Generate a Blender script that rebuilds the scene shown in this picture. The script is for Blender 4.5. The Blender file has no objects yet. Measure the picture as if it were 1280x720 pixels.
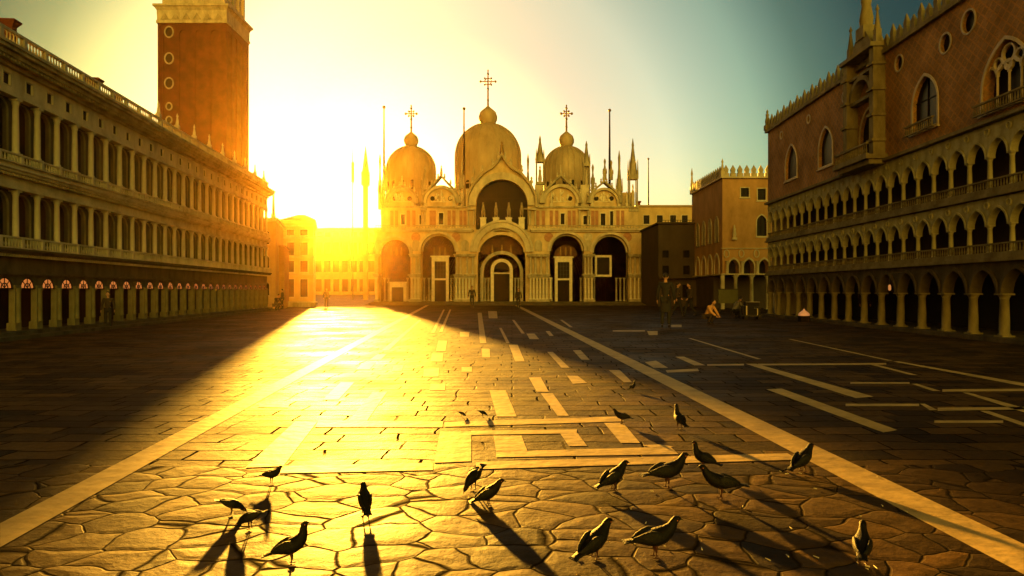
import bpy, bmesh, math, random
from mathutils import Vector, Matrix
random.seed(7)
SC = bpy.context.scene
COL = SC.collection
R = math.radians
pi = math.pi

# ------------------------------------------------------------------ camera
EYE = 1.35
cam_d = bpy.data.cameras.new("camera")
cam = bpy.data.objects.new("camera", cam_d); COL.objects.link(cam)
cam.location = (0, 0, EYE); cam.rotation_euler = (R(90), 0, 0)
cam_d.sensor_width = 36; cam_d.lens = 22.5
cam_d.shift_y = 3 / 1280
cam_d.clip_start = 0.05; cam_d.clip_end = 3000
SC.camera = cam

# ------------------------------------------------------------------ light
BACK_FILL = 17.0
SUN_AZ = math.atan(225 / 800)          # to the left of the view
SUN_EL = R(7.2)
SD = Vector((-math.sin(SUN_AZ) * math.cos(SUN_EL), math.cos(SUN_AZ) * math.cos(SUN_EL), math.sin(SUN_EL)))
sl = bpy.data.lights.new("sun", 'SUN'); sl.energy = 4.6; sl.angle = R(1.3); sl.color = (1.0, 0.47, 0.045)
so = bpy.data.objects.new("sun", sl); COL.objects.link(so)
so.rotation_euler = SD.to_track_quat('Z', 'Y').to_euler()

w = bpy.data.worlds.new("World"); SC.world = w; w.use_nodes = True
nt = w.node_tree; nt.nodes.clear()
def N(t, **k):
    n = nt.nodes.new(t)
    for a, b in k.items(): setattr(n, a, b)
    return n
out = N('ShaderNodeOutputWorld'); bg = N('ShaderNodeBackground'); bg.inputs['Strength'].default_value = 0.05
sky = N('ShaderNodeTexSky'); sky.sky_type = 'NISHITA'; sky.sun_disc = False
sky.sun_elevation = SUN_EL; sky.sun_rotation = -SUN_AZ
sky.air_density = 1.2; sky.dust_density = 3.0; sky.ozone_density = 1.0
tc = N('ShaderNodeTexCoord')
dot = N('ShaderNodeVectorMath', operation='DOT_PRODUCT'); dot.inputs[1].default_value = Vector((-80, 800, 113)).normalized()
nrm = N('ShaderNodeVectorMath', operation='NORMALIZE')
ac = N('ShaderNodeMath', operation='ARCCOSINE'); dv = N('ShaderNodeMath', operation='DIVIDE'); dv.inputs[1].default_value = pi
ramp = N('ShaderNodeValToRGB')
SKY_STOPS = [(0.0, (0.42, 0.38, 0.30)), (0.077, (0.28, 0.29, 0.28)), (0.11, (0.37, 0.40, 0.33)), (0.148, (0.275, 0.34, 0.235)), (0.172, (0.125, 0.175, 0.115)),
             (0.20, (0.046, 0.078, 0.058)), (0.27, (0.014, 0.034, 0.030)), (0.42, (0.008, 0.007, 0.005)), (0.62, (0.10, 0.055, 0.008)), (0.85, (0.54, 0.245, 0.026))]
el = ramp.color_ramp.elements
while len(el) > 1: el.remove(el[0])
for i, (p, c) in enumerate(SKY_STOPS):
    e = el[0] if i == 0 else el.new(p)
    e.position = p; e.color = (*c, 1)
mx = N('ShaderNodeMix', data_type='RGBA', blend_type='MULTIPLY'); mx.inputs[0].default_value = 1
L = nt.links.new
L(tc.outputs['Generated'], nrm.inputs[0]); L(nrm.outputs[0], dot.inputs[0]); L(dot.outputs['Value'], ac.inputs[0])
L(ac.outputs[0], dv.inputs[0]); L(dv.outputs[0], ramp.inputs[0])
# warmer to the left, cooler to the right; added glow low behind the viewer fills the facades
sx = N('ShaderNodeSeparateXYZ'); L(nrm.outputs[0], sx.inputs[0])
lr = N('ShaderNodeMapRange'); lr.inputs['From Min'].default_value = -1; L(sx.outputs['X'], lr.inputs[0])
r2 = N('ShaderNodeValToRGB'); e2 = r2.color_ramp.elements
e2[0].position = 0.15; e2[0].color = (1.12, 1.02, 0.82, 1); e2[1].position = 0.85; e2[1].color = (0.5, 0.9, 1.3, 1); em = e2.new(0.5); em.color = (1, 1, 1, 1)
L(lr.outputs[0], r2.inputs[0])
back = N('ShaderNodeMapRange', interpolation_type='SMOOTHSTEP'); back.inputs['From Min'].default_value = -0.45; back.inputs['From Max'].default_value = -0.97; back.inputs['To Min'].default_value = 1; back.inputs['To Max'].default_value = BACK_FILL
L(dot.outputs['Value'], back.inputs[0])
m2 = N('ShaderNodeMix', data_type='RGBA', blend_type='MULTIPLY'); m2.inputs[0].default_value = 1
L(ramp.outputs[0], m2.inputs[6]); L(r2.outputs[0], m2.inputs[7])
m3 = N('ShaderNodeVectorMath', operation='SCALE'); L(m2.outputs[2], m3.inputs[0]); L(back.outputs[0], m3.inputs['Scale'])
L(sky.outputs[0], mx.inputs[6]); L(m3.outputs[0], mx.inputs[7]); L(mx.outputs[2], bg.inputs[0]); L(bg.outputs[0], out.inputs[0])

SC.view_settings.view_transform = 'Standard'; SC.view_settings.look = 'None'
SC.view_settings.gamma = 1; SC.view_settings.use_curve_mapping = False
SC.view_settings.exposure = 2.97

# ------------------------------------------------------------------ mesh helpers
class MB:
    def __init__(s): s.v = []; s.f = []; s.smooth = []
    def add(s, vs, fs, smooth=False):
        o = len(s.v); s.v += [tuple(x) for x in vs]; s.f += [tuple(i + o for i in f) for f in fs]
        s.smooth += [smooth] * len(fs); return s
    def box(s, x0, x1, y0, y1, z0, z1):
        return s.add([(x0,y0,z0),(x1,y0,z0),(x1,y1,z0),(x0,y1,z0),(x0,y0,z1),(x1,y0,z1),(x1,y1,z1),(x0,y1,z1)],
              [(0,3,2,1),(4,5,6,7),(0,1,5,4),(1,2,6,5),(2,3,7,6),(3,0,4,7)])
    def prism(s, pts, y0, y1):
        """closed outline in x,z (any winding) extruded along y"""
        n = len(pts)
        vs = [(x, y0, z) for x, z in pts] + [(x, y1, z) for x, z in pts]
        a = sum(pts[i][0]*pts[(i+1)%n][1]-pts[(i+1)%n][0]*pts[i][1] for i in range(n))
        q = [(i, (i+1) % n, n + (i+1) % n, n + i) for i in range(n)]
        fr, bk = tuple(range(n)), tuple(range(2*n-1, n-1, -1))
        if a < 0:
            q = [t[::-1] for t in q]; fr, bk = fr[::-1], bk[::-1]
        q = [t[::-1] for t in q]
        fr, bk = fr, bk
        # front face normal must be -y: winding ccw seen from -y
        return s.add(vs, [fr, bk] + [t[::-1] for t in q])
    def ring(s, a, b, y0, y1, closed=True):
        """band between two matching outlines"""
        n = len(a)
        vs = [(x,y0,z) for x,z in a] + [(x,y0,z) for x,z in b] + [(x,y1,z) for x,z in a] + [(x,y1,z) for x,z in b]
        fs = []
        for i in range(n if closed else n-1):
            j = (i+1) % n
            fs += [(i,j,n+j,n+i), (2*n+i,3*n+i,3*n+j,2*n+j), (i,2*n+i,2*n+j,j), (n+i,n+j,3*n+j,3*n+i)]
        if not closed:
            fs += [(0,n,3*n,2*n), (n-1,3*n-1,4*n-1,2*n-1)]
        return s.add(vs, fs)
    def lathe(s, prof, c=(0,0,0), seg=12, smooth=True, sx=1, sy=1, a0=0):
        vs = []; fs = []
        m = len(prof)
        for r, z in prof:
            for k in range(seg):
                a = a0 + 2*pi*k/seg
                vs.append((c[0]+sx*r*math.cos(a), c[1]+sy*r*math.sin(a), c[2]+z))
        for i in range(m-1):
            for k in range(seg):
                kk = (k+1) % seg
                fs.append((i*seg+k, i*seg+kk, (i+1)*seg+kk, (i+1)*seg+k))
        s.add(vs, fs, smooth)
        s.add([vs[k] for k in range(seg)], [tuple(range(seg))[::-1]])
        s.add([vs[(m-1)*seg+k] for k in range(seg)], [tuple(range(seg))])
        return s
    def tube(s, p, q, r0, r1=None, seg=8):
        r1 = r0 if r1 is None else r1
        p = Vector(p); q = Vector(q); d = (q-p).normalized()
        u = d.orthogonal().normalized(); v = d.cross(u)
        vs = [p + r0*(math.cos(2*pi*k/seg)*u+math.sin(2*pi*k/seg)*v) for k in range(seg)] + \
             [q + r1*(math.cos(2*pi*k/seg)*u+math.sin(2*pi*k/seg)*v) for k in range(seg)]
        s.add(vs, [(k,(k+1)%seg,seg+(k+1)%seg,seg+k) for k in range(seg)], True)
        s.add(vs, [tuple(range(seg))[::-1], tuple(range(seg,2*seg))])
        return s
    def ball(s, c, rx, ry=None, rz=None, seg=12, rings=8):
        ry = rx if ry is None else ry; rz = rx if rz is None else rz
        prof = [(math.sin(pi*i/rings)*0.9999+1e-4, -math.cos(pi*i/rings)) for i in range(rings+1)]
        o = len(s.v)
        s.lathe(prof, (0,0,0), seg)
        for i in range(o, len(s.v)):
            x,y,z = s.v[i]; s.v[i] = (c[0]+x*rx, c[1]+y*ry, c[2]+z*rz)
        return s
    def loft(s, path, seg=12):
        """path: (x,y,z,rx,rz) points; rings across the path, which runs in the y,z plane"""
        vs = []; n = len(path)
        for i, (x,y,z,ra,rb) in enumerate(path):
            a = path[max(i-1,0)]; b = path[min(i+1,n-1)]
            t = Vector((b[0]-a[0], b[1]-a[1], b[2]-a[2])).normalized()
            u = Vector((1,0,0)); v = t.cross(u); 
            if v.length < 1e-4: v = Vector((0,0,1))
            v.normalize(); u = v.cross(t)
            for k in range(seg):
                an = 2*pi*k/seg
                vs.append(Vector((x,y,z)) + u*ra*math.cos(an) + v*rb*math.sin(an))
        fs = [(i*seg+k, i*seg+(k+1)%seg, (i+1)*seg+(k+1)%seg, (i+1)*seg+k) for i in range(n-1) for k in range(seg)]
        s.add(vs, fs, True)
        s.add(vs[:seg], [tuple(range(seg))[::-1]], True); s.add(vs[-seg:], [tuple(range(seg))], True)
        return s
    def mesh(s, name, mat):
        me = bpy.data.meshes.new(name); me.from_pydata(s.v, [], s.f)
        me.polygons.foreach_set('use_smooth', s.smooth)
        bm = bmesh.new(); bm.from_mesh(me); bmesh.ops.recalc_face_normals(bm, faces=bm.faces); bm.to_mesh(me); bm.free()
        if mat: me.materials.append(mat)
        me.update(); return me
    def build(s, name, mat, parent=None, loc=None, rz=0):
        o = bpy.data.objects.new(name, s.mesh(name, mat)); COL.objects.link(o)
        if parent: o.parent = parent
        if loc: o.location = loc
        if rz: o.rotation_euler.z = rz
        return o

def tag(o, label=None, cat=None, group=None, kind=None):
    if label: o['label'] = label
    if cat: o['category'] = cat
    if group: o['group'] = group
    if kind: o['kind'] = kind
    return o
def thing(name, label, cat, loc=(0,0,0), rz=0, group=None):
    o = bpy.data.objects.new(name, None); COL.objects.link(o); o.location = loc; o.rotation_euler.z = rz
    o.empty_display_size = 0.3
    return tag(o, label, cat, group)
def inst(src, parent=None, loc=None, scale=None):
    o = src.copy(); COL.objects.link(o)
    o.parent = parent if parent else src.parent
    if loc: o.location = loc
    if scale: o.scale = scale
    for ch in [c for c in bpy.data.objects if c.parent == src]:
        inst(ch, o)
    return o
def cut(o, mb):
    """subtract the cutter shapes from o's mesh and keep the result as plain mesh data"""
    c = mb.build('cutter', None)
    m = o.modifiers.new('cut', 'BOOLEAN'); m.operation = 'DIFFERENCE'; m.object = c; m.solver = 'EXACT'; m.use_self = False
    c.parent = o.parent; c.matrix_world = o.matrix_world.copy(); c.parent = o.parent; c.matrix_parent_inverse = Matrix(); c.location = o.location; c.rotation_euler = o.rotation_euler
    bpy.context.view_layer.update()
    dg = bpy.context.evaluated_depsgraph_get()
    me = bpy.data.meshes.new_from_object(o.evaluated_get(dg))
    o.modifiers.clear(); old = o.data; o.data = me
    bpy.data.objects.remove(c); return o

def arc(cx, r, zs, n=14, pointed=0.0):
    """arch curve from left springing to right springing"""
    if pointed <= 0:
        return [(cx - r*math.cos(pi*i/n), zs + r*math.sin(pi*i/n)) for i in range(n+1)]
    rr = r*(1+pointed); h = n//2; out = []
    am = math.acos((rr-r)/rr)
    for i in range(h+1):
        a = am*i/h; out.append((cx + (rr-r) - rr*math.cos(a), zs + rr*math.sin(a)))
    return out + [(2*cx-x, z) for x, z in out[-2::-1]]
def arch_rise(r, pointed=0.0):
    return r if pointed <= 0 else (r*(1+pointed))*math.sin(math.acos(pointed/(1+pointed)))
def outline(cx, w, z0, z1, kind='round', grow=0.0):
    r = w/2 + grow
    if kind == 'rect': return [(cx-r,z0-grow),(cx-r,z1+grow),(cx+r,z1+grow),(cx+r,z0-grow)]
    if kind == 'oculus':
        zc = (z0+z1)/2; rz = (z1-z0)/2+grow
        return [(cx+r*math.cos(2*pi*k/20), zc+rz*math.sin(2*pi*k/20)) for k in range(20)]
    p = 0.5 if kind == 'pointed' else 0
    zs = z1 - arch_rise(w/2, p)
    return [(cx-r, z0-grow)] + arc(cx, r, zs, 14, p) + [(cx+r, z0-grow)]
def arch_panel(mb, cx, wd, r, zs, zt, y0, y1, pointed=0.0, n=12):
    pts = arc(cx, r, zs, n, pointed)
    for (xa, za), (xb, zb) in zip(pts, pts[1:]):
        mb.add([(xa,y0,za),(xb,y0,zb),(xb,y0,zt),(xa,y0,zt),(xa,y1,za),(xb,y1,zb),(xb,y1,zt),(xa,y1,zt)],
               [(0,1,2,3),(7,6,5,4),(0,4,5,1)])
    if wd/2 > r + 1e-4:
        mb.box(cx-wd/2, cx-r, y0, y1, zs, zt); mb.box(cx+r, cx+wd/2, y0, y1, zs, zt)
    return mb
def column_mb(h, r, seg=10, base=True, fat=1.35):
    m = MB()
    b = h*0.06
    m.box(-r*fat, r*fat, -r*fat, r*fat, 0, b*0.6)
    m.lathe([(r*1.2,b*0.6),(r*1.25,b),(r,b*1.3),(r*1.0,h*0.4),(r*0.85,h*0.86),(r*0.95,h*0.87),(r*0.86,h*0.88),(r*1.25,h*0.96)], seg=seg)
    m.box(-r*fat, r*fat, -r*fat, r*fat, h*0.96, h)
    return m

# ------------------------------------------------------------------ materials
MATS = {}
def mat(name, col, rough=0.8, var=0.25, scale=3.0, bump=0.3, bscale=20.0, metal=0.0, spec=0.3, emit=None, streak=0.0, dirt=None):
    m = bpy.data.materials.new(name); m.use_nodes = True; t = m.node_tree; b = t.nodes['Principled BSDF']
    b.inputs['Roughness'].default_value = rough; b.inputs['Metallic'].default_value = metal
    b.inputs['Specular IOR Level'].default_value = spec
    c = t.nodes.new('ShaderNodeTexCoord')
    n1 = t.nodes.new('ShaderNodeTexNoise'); n1.inputs['Scale'].default_value = scale; n1.inputs['Detail'].default_value = 6; n1.inputs['Roughness'].default_value = 0.65
    mp = t.nodes.new('ShaderNodeMapping'); mp.inputs['Scale'].default_value = (1, 1, 1 - 0.75*streak)
    t.links.new(c.outputs['Object'], mp.inputs[0]); t.links.new(mp.outputs[0], n1.inputs[0])
    rp = t.nodes.new('ShaderNodeValToRGB'); e = rp.color_ramp.elements
    lo = dirt if dirt else tuple(x*(1-var) for x in col); hi = tuple(min(1, x*(1+var*0.6)) for x in col)
    e[0].position = 0.32; e[0].color = (*lo, 1); e[1].position = 0.68; e[1].color = (*hi, 1)
    t.links.new(n1.outputs[0], rp.inputs[0]); t.links.new(rp.outputs[0], b.inputs['Base Color'])
    if bump:
        n2 = t.nodes.new('ShaderNodeTexNoise'); n2.inputs['Scale'].default_value = bscale; n2.inputs['Detail'].default_value = 4
        t.links.new(c.outputs['Object'], n2.inputs[0])
        bp = t.nodes.new('ShaderNodeBump'); bp.inputs['Strength'].default_value = bump; bp.inputs['Distance'].default_value = 0.02
        t.links.new(n2.outputs[0], bp.inputs['Height']); t.links.new(bp.outputs[0], b.inputs['Normal'])
    if emit:
        b.inputs['Emission Color'].default_value = (*emit[0], 1); b.inputs['Emission Strength'].default_value = emit[1]
    MATS[name] = m; return m
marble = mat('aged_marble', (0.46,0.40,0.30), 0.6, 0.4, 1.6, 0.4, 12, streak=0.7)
marble_d = mat('weathered_istrian_stone', (0.34,0.30,0.22), 0.75, 0.5, 2.2, 0.5, 14, streak=0.8)
marble_w = mat('pale_marble', (0.60,0.54,0.42), 0.5, 0.25, 3, 0.2, 20)
basil_wall = mat('basilica_stone', (0.50,0.38,0.22), 0.7, 0.4, 0.9, 0.5, 8, streak=0.6)
lead = mat('dome_lead', (0.36,0.29,0.19), 0.55, 0.35, 0.7, 0.2, 6, streak=0.8)
gold = mat('gilded_metal', (0.20,0.12,0.035), 0.45, 0.2, 5, 0, metal=0.5)
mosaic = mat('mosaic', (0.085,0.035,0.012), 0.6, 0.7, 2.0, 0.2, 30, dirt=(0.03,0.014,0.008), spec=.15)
shade_stone = mat('shade_toned_stone', (0.085,0.07,0.045), 0.8, 0.5, 2.2, 0.5, 14, streak=0.8, spec=.15)  # shade put into the stone colour of low storeys, recessed walls and steps
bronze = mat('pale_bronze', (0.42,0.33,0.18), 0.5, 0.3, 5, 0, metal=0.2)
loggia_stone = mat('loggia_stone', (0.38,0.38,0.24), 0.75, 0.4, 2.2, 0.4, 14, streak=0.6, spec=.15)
olive_stone = mat('dark_olive_stone', (0.20,0.175,0.095), 0.8, 0.45, 2.2, 0.5, 14, streak=0.8, spec=.15)  # dark olive tone, mottled at random
dark_in = mat('dark_interior', (0.014,0.010,0.007), 0.7, 0.3, 3, 0.1)  # near-black colour stands in for shade inside galleries and openings
glass = mat('old_window_glass', (0.008,0.006,0.004), 0.4, 0.4, 2, 0.05, spec=0.08)
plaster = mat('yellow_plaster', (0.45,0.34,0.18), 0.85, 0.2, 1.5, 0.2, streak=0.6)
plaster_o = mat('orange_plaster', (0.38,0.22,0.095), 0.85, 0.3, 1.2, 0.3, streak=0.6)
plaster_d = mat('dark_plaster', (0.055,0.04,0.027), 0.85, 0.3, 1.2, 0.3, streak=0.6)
rooftile = mat('roof_tiles', (0.22,0.11,0.06), 0.85, 0.4, 8, 0.6, 30)
wood = mat('dark_wood', (0.016,0.010,0.006), 0.7, 0.4, 6, 0.3, spec=.1)
iron = mat('dark_iron', (0.05,0.045,0.04), 0.5, 0.3, 6, 0.1, metal=0.5)
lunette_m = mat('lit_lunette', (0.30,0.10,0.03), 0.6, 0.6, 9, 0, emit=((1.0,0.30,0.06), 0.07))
lamp_m = mat('lit_lamp', (0.8,0.5,0.3), 0.6, 0.1, 9, 0, emit=((1.0,0.42,0.2), 0.025))

def nodes(m):
    t = m.node_tree; return t, t.nodes['Principled BSDF'], t.nodes, t.links.new
def brick_mat(name, c1, c2, mortar, scale, axis='xz', diaper=False):
    m = bpy.data.materials.new(name); m.use_nodes = True; t, b, ns, lk = nodes(m)
    b.inputs['Roughness'].default_value = 0.85; b.inputs['Specular IOR Level'].default_value = 0.2
    c = ns.new('ShaderNodeTexCoord'); sp = ns.new('ShaderNodeSeparateXYZ'); cb = ns.new('ShaderNodeCombineXYZ')
    lk(c.outputs['Object'], sp.inputs[0])
    ad = ns.new('ShaderNodeMath'); ad.operation = 'ADD'; lk(sp.outputs['X'], ad.inputs[0]); lk(sp.outputs['Y'], ad.inputs[1])
    lk(ad.outputs[0], cb.inputs['X']); lk(sp.outputs['Z'], cb.inputs['Y'])
    br = ns.new('ShaderNodeTexBrick'); br.inputs['Scale'].default_value = scale
    br.inputs['Color1'].default_value = (*c1,1); br.inputs['Color2'].default_value = (*c2,1); br.inputs['Mortar'].default_value = (*mortar,1)
    br.inputs['Mortar Size'].default_value = 0.015; lk(cb.outputs[0], br.inputs[0])
    n1 = ns.new('ShaderNodeTexNoise'); n1.inputs['Scale'].default_value = 0.9; n1.inputs['Detail'].default_value = 7; lk(c.outputs['Object'], n1.inputs[0])
    rp = ns.new('ShaderNodeValToRGB'); rp.color_ramp.elements[0].position = .3; rp.color_ramp.elements[0].color = (.55,.5,.45,1); rp.color_ramp.elements[1].position = .7; rp.color_ramp.elements[1].color = (1.15,1.1,1.05,1)
    lk(n1.outputs[0], rp.inputs[0])
    mm = ns.new('ShaderNodeMix'); mm.data_type = 'RGBA'; mm.blend_type = 'MULTIPLY'; mm.inputs[0].default_value = 1
    src = br.outputs['Color']
    if diaper:   # lozenge pattern of pale and red bricks
        mp = ns.new('ShaderNodeMapping'); mp.inputs['Rotation'].default_value = (0,0,R(45)); mp.inputs['Scale'].default_value = (2.2,2.2,2.2); lk(cb.outputs[0], mp.inputs[0])
        b2 = ns.new('ShaderNodeTexBrick'); b2.offset = 0; b2.inputs['Scale'].default_value = 1; b2.inputs['Brick Width'].default_value = .5; b2.inputs['Row Height'].default_value = .5
        b2.inputs['Mortar Size'].default_value = .05; b2.inputs['Color1'].default_value = (.85,.85,.85,1); b2.inputs['Color2'].default_value = (1.05,1,.95,1); b2.inputs['Mortar'].default_value = (1.35,1.1,.85,1)
        lk(mp.outputs[0], b2.inputs[0])
        m2 = ns.new('ShaderNodeMix'); m2.data_type = 'RGBA'; m2.blend_type = 'MULTIPLY'; m2.inputs[0].default_value = 1
        lk(src, m2.inputs[6]); lk(b2.outputs['Color'], m2.inputs[7]); src = m2.outputs[2]
    lk(src, mm.inputs[6]); lk(rp.outputs[0], mm.inputs[7]); lk(mm.outputs[2], b.inputs['Base Color'])
    bp = ns.new('ShaderNodeBump'); bp.inputs['Strength'].default_value = 0.4; bp.inputs['Distance'].default_value = 0.01
    lk(br.outputs['Fac'], bp.inputs['Height']); bp.invert = True; lk(bp.outputs[0], b.inputs['Normal'])
    return m
brick_red = brick_mat('red_brick', (.11,.026,.010), (.08,.02,.009), (.09,.045,.025), 5.0)
brick_pink = brick_mat('lozenge_brick', (.36,.235,.12), (.29,.185,.09), (.40,.30,.18), 7.0, diaper=True)

# flagstones: irregular slabs near, worn joints
def paving():
    m = bpy.data.materials.new('flagstone_paving'); m.use_nodes = True; t, b, ns, lk = nodes(m)
    c = ns.new('ShaderNodeTexCoord')
    nz = ns.new('ShaderNodeTexNoise'); nz.inputs['Scale'].default_value = 1.6; nz.inputs['Detail'].default_value = 3; lk(c.outputs['Object'], nz.inputs[0])
    sub = ns.new('ShaderNodeVectorMath'); sub.operation = 'SUBTRACT'; sub.inputs[1].default_value = (.5,.5,.5); lk(nz.outputs['Color'], sub.inputs[0])
    sc = ns.new('ShaderNodeVectorMath'); sc.operation = 'SCALE'; sc.inputs['Scale'].default_value = 0.3; lk(sub.outputs[0], sc.inputs[0])
    ad = ns.new('ShaderNodeVectorMath'); ad.operation = 'ADD'; lk(c.outputs['Object'], ad.inputs[0]); lk(sc.outputs[0], ad.inputs[1])
    mp = ns.new('ShaderNodeMapping'); mp.inputs['Scale'].default_value = (2.9,3.9,0.001); mp.inputs['Rotation'].default_value = (0,0,R(8)); lk(ad.outputs[0], mp.inputs[0])
    ve = ns.new('ShaderNodeTexVoronoi'); ve.feature = 'DISTANCE_TO_EDGE'; ve.inputs['Scale'].default_value = 1; ve.inputs['Randomness'].default_value = 0.8; lk(mp.outputs[0], ve.inputs[0])
    vc = ns.new('ShaderNodeTexVoronoi'); vc.inputs['Scale'].default_value = 1; vc.inputs['Randomness'].default_value = 0.8; lk(mp.outputs[0], vc.inputs[0])
    jr = ns.new('ShaderNodeMapRange'); jr.inputs['From Min'].default_value = 0.0; jr.inputs['From Max'].default_value = 0.028; lk(ve.outputs['Distance'], jr.inputs[0])
    jn = ns.new('ShaderNodeTexNoise'); jn.inputs['Scale'].default_value = 2.3; jn.inputs['Detail'].default_value = 5; lk(c.outputs['Object'], jn.inputs[0])
    jm = ns.new('ShaderNodeMapRange'); jm.inputs['From Min'].default_value = .35; jm.inputs['From Max'].default_value = .7; jm.inputs['To Min'].default_value = .022; jm.inputs['To Max'].default_value = .05
    lk(jn.outputs[0], jm.inputs[0]); lk(jm.outputs[0], jr.inputs['From Max'])
    big = ns.new('ShaderNodeTexNoise'); big.inputs['Scale'].default_value = 0.6; big.inputs['Detail'].default_value = 8; lk(c.outputs['Object'], big.inputs[0])
    fine = ns.new('ShaderNodeTexNoise'); fine.inputs['Scale'].default_value = 14; fine.inputs['Detail'].default_value = 6; fine.inputs['Roughness'].default_value = .7; lk(c.outputs['Object'], fine.inputs[0])
    sc2 = ns.new('ShaderNodeVectorMath'); sc2.operation = 'SCALE'; sc2.inputs['Scale'].default_value = 0.16; lk(sub.outputs[0], sc2.inputs[0])
    ad2 = ns.new('ShaderNodeVectorMath'); ad2.operation = 'ADD'; lk(c.outputs['Object'], ad2.inputs[0]); lk(sc2.outputs[0], ad2.inputs[1])
    bt_ = ns.new('ShaderNodeTexBrick'); bt_.inputs['Scale'].default_value = 1.0; bt_.inputs['Brick Width'].default_value = .52; bt_.inputs['Row Height'].default_value = .30; bt_.inputs['Mortar Size'].default_value = .014; bt_.inputs['Mortar Smooth'].default_value = .4
    bt_.offset = .37; bt_.squash = 1.35; bt_.squash_frequency = 3
    bt_.inputs['Color1'].default_value = (0,0,0,1); bt_.inputs['Color2'].default_value = (1,1,1,1); bt_.inputs['Mortar'].default_value = (.5,.5,.5,1); lk(ad2.outputs[0], bt_.inputs[0])
    sxyz = ns.new('ShaderNodeSeparateXYZ'); lk(ad.outputs[0], sxyz.inputs[0])
    zone = ns.new('ShaderNodeMath'); zone.operation = 'GREATER_THAN'; zone.inputs[1].default_value = 4.95; lk(sxyz.outputs['Y'], zone.inputs[0])
    jb = ns.new('ShaderNodeMath'); jb.operation = 'SUBTRACT'; jb.inputs[0].default_value = 1; jk = ns.new('ShaderNodeMapRange'); jk.inputs['From Min'].default_value = .30; jk.inputs['From Max'].default_value = .5; lk(nz.outputs[0], jk.inputs[0])
    jq = ns.new('ShaderNodeMath'); jq.operation = 'MULTIPLY'; lk(bt_.outputs['Fac'], jq.inputs[0]); lk(jk.outputs[0], jq.inputs[1]); lk(jq.outputs[0], jb.inputs[1])
    jv = jr
    jr = ns.new('ShaderNodeMix'); jr.data_type = 'FLOAT'; lk(zone.outputs[0], jr.inputs[0]); lk(jv.outputs[0], jr.inputs[2]); lk(jb.outputs[0], jr.inputs[3])
    cm = ns.new('ShaderNodeMix'); cm.data_type = 'RGBA'; lk(zone.outputs[0], cm.inputs[0]); lk(vc.outputs['Color'], cm.inputs[6]); lk(bt_.outputs['Color'], cm.inputs[7])
    sep = ns.new('ShaderNodeSeparateColor'); lk(cm.outputs[2], sep.inputs[0])
    rp = ns.new('ShaderNodeValToRGB'); e = rp.color_ramp.elements
    e[0].position = 0; e[0].color = (.018,.0105,.004,1); e[1].position = 1; e[1].color = (.095,.053,.018,1); lk(sep.outputs[0], rp.inputs[0])
    m1 = ns.new('ShaderNodeMix'); m1.data_type = 'RGBA'; m1.blend_type = 'MULTIPLY'; m1.inputs[0].default_value = 1
    r2 = ns.new('ShaderNodeValToRGB'); r2.color_ramp.elements[0].position=.3; r2.color_ramp.elements[0].color=(.5,.5,.5,1); r2.color_ramp.elements[1].position=.7; r2.color_ramp.elements[1].color=(1.2,1.2,1.2,1)
    lk(fine.outputs[0], r2.inputs[0]); lk(rp.outputs[0], m1.inputs[6]); lk(r2.outputs[0], m1.inputs[7])
    m2 = ns.new('ShaderNodeMix'); m2.data_type = 'RGBA'; m2.inputs[6].default_value = (.012,.009,.006,1)
    lk(jr.outputs[0], m2.inputs[0]); lk(m1.outputs[2], m2.inputs[7]); lk(m2.outputs[2], b.inputs['Base Color'])
    rr = ns.new('ShaderNodeMapRange'); rr.inputs['To Min'].default_value = 0.5; rr.inputs['To Max'].default_value = 0.8; rr.inputs['From Min'].default_value=.3; rr.inputs['From Max'].default_value=.7
    lk(big.outputs[0], rr.inputs[0])
    rm = ns.new('ShaderNodeMix'); rm.data_type = 'FLOAT'; rm.inputs[2].default_value = 1.0; lk(jr.outputs[0], rm.inputs[0]); lk(rr.outputs[0], rm.inputs[3]); lk(rm.outputs[0], b.inputs['Roughness'])
    sm = ns.new('ShaderNodeMath'); sm.operation = 'MULTIPLY'; sm.inputs[1].default_value = 0.05; lk(jr.outputs[0], sm.inputs[0]); lk(sm.outputs[0], b.inputs['Specular IOR Level'])
    # relief: each slab tilted and domed a little, rough skin
    h1 = ns.new('ShaderNodeMath'); h1.operation = 'MULTIPLY'; h1.inputs[1].default_value = 0.5; lk(jr.outputs[0], h1.inputs[0])
    h2 = ns.new('ShaderNodeMath'); h2.operation = 'MULTIPLY_ADD'; h2.inputs[1].default_value = 0.7; lk(fine.outputs[0], h2.inputs[0]); lk(h1.outputs[0], h2.inputs[2])
    h3 = ns.new('ShaderNodeMath'); h3.operation = 'MULTIPLY_ADD'; h3.inputs[1].default_value = 0.8; lk(sep.outputs[1], h3.inputs[0]); lk(h2.outputs[0], h3.inputs[2])
    h4 = ns.new('ShaderNodeMath'); h4.operation = 'MULTIPLY_ADD'; h4.inputs[1].default_value = 2.2; lk(nz.outputs[0], h4.inputs[0]); lk(h3.outputs[0], h4.inputs[2])
    dm = ns.new('ShaderNodeMapRange'); dm.interpolation_type = 'SMOOTHSTEP'; dm.inputs['From Max'].default_value = .22; dm.inputs['To Max'].default_value = 0.4; lk(ve.outputs['Distance'], dm.inputs[0])
    iz = ns.new('ShaderNodeMath'); iz.operation = 'SUBTRACT'; iz.inputs[0].default_value = 1; lk(zone.outputs[0], iz.inputs[1])
    h5 = ns.new('ShaderNodeMath'); h5.operation = 'MULTIPLY_ADD'; lk(dm.outputs[0], h5.inputs[0]); lk(iz.outputs[0], h5.inputs[1]); lk(h4.outputs[0], h5.inputs[2])
    bp = ns.new('ShaderNodeBump'); bp.inputs['Strength'].default_value = 0.9; bp.inputs['Distance'].default_value = 0.012
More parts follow.
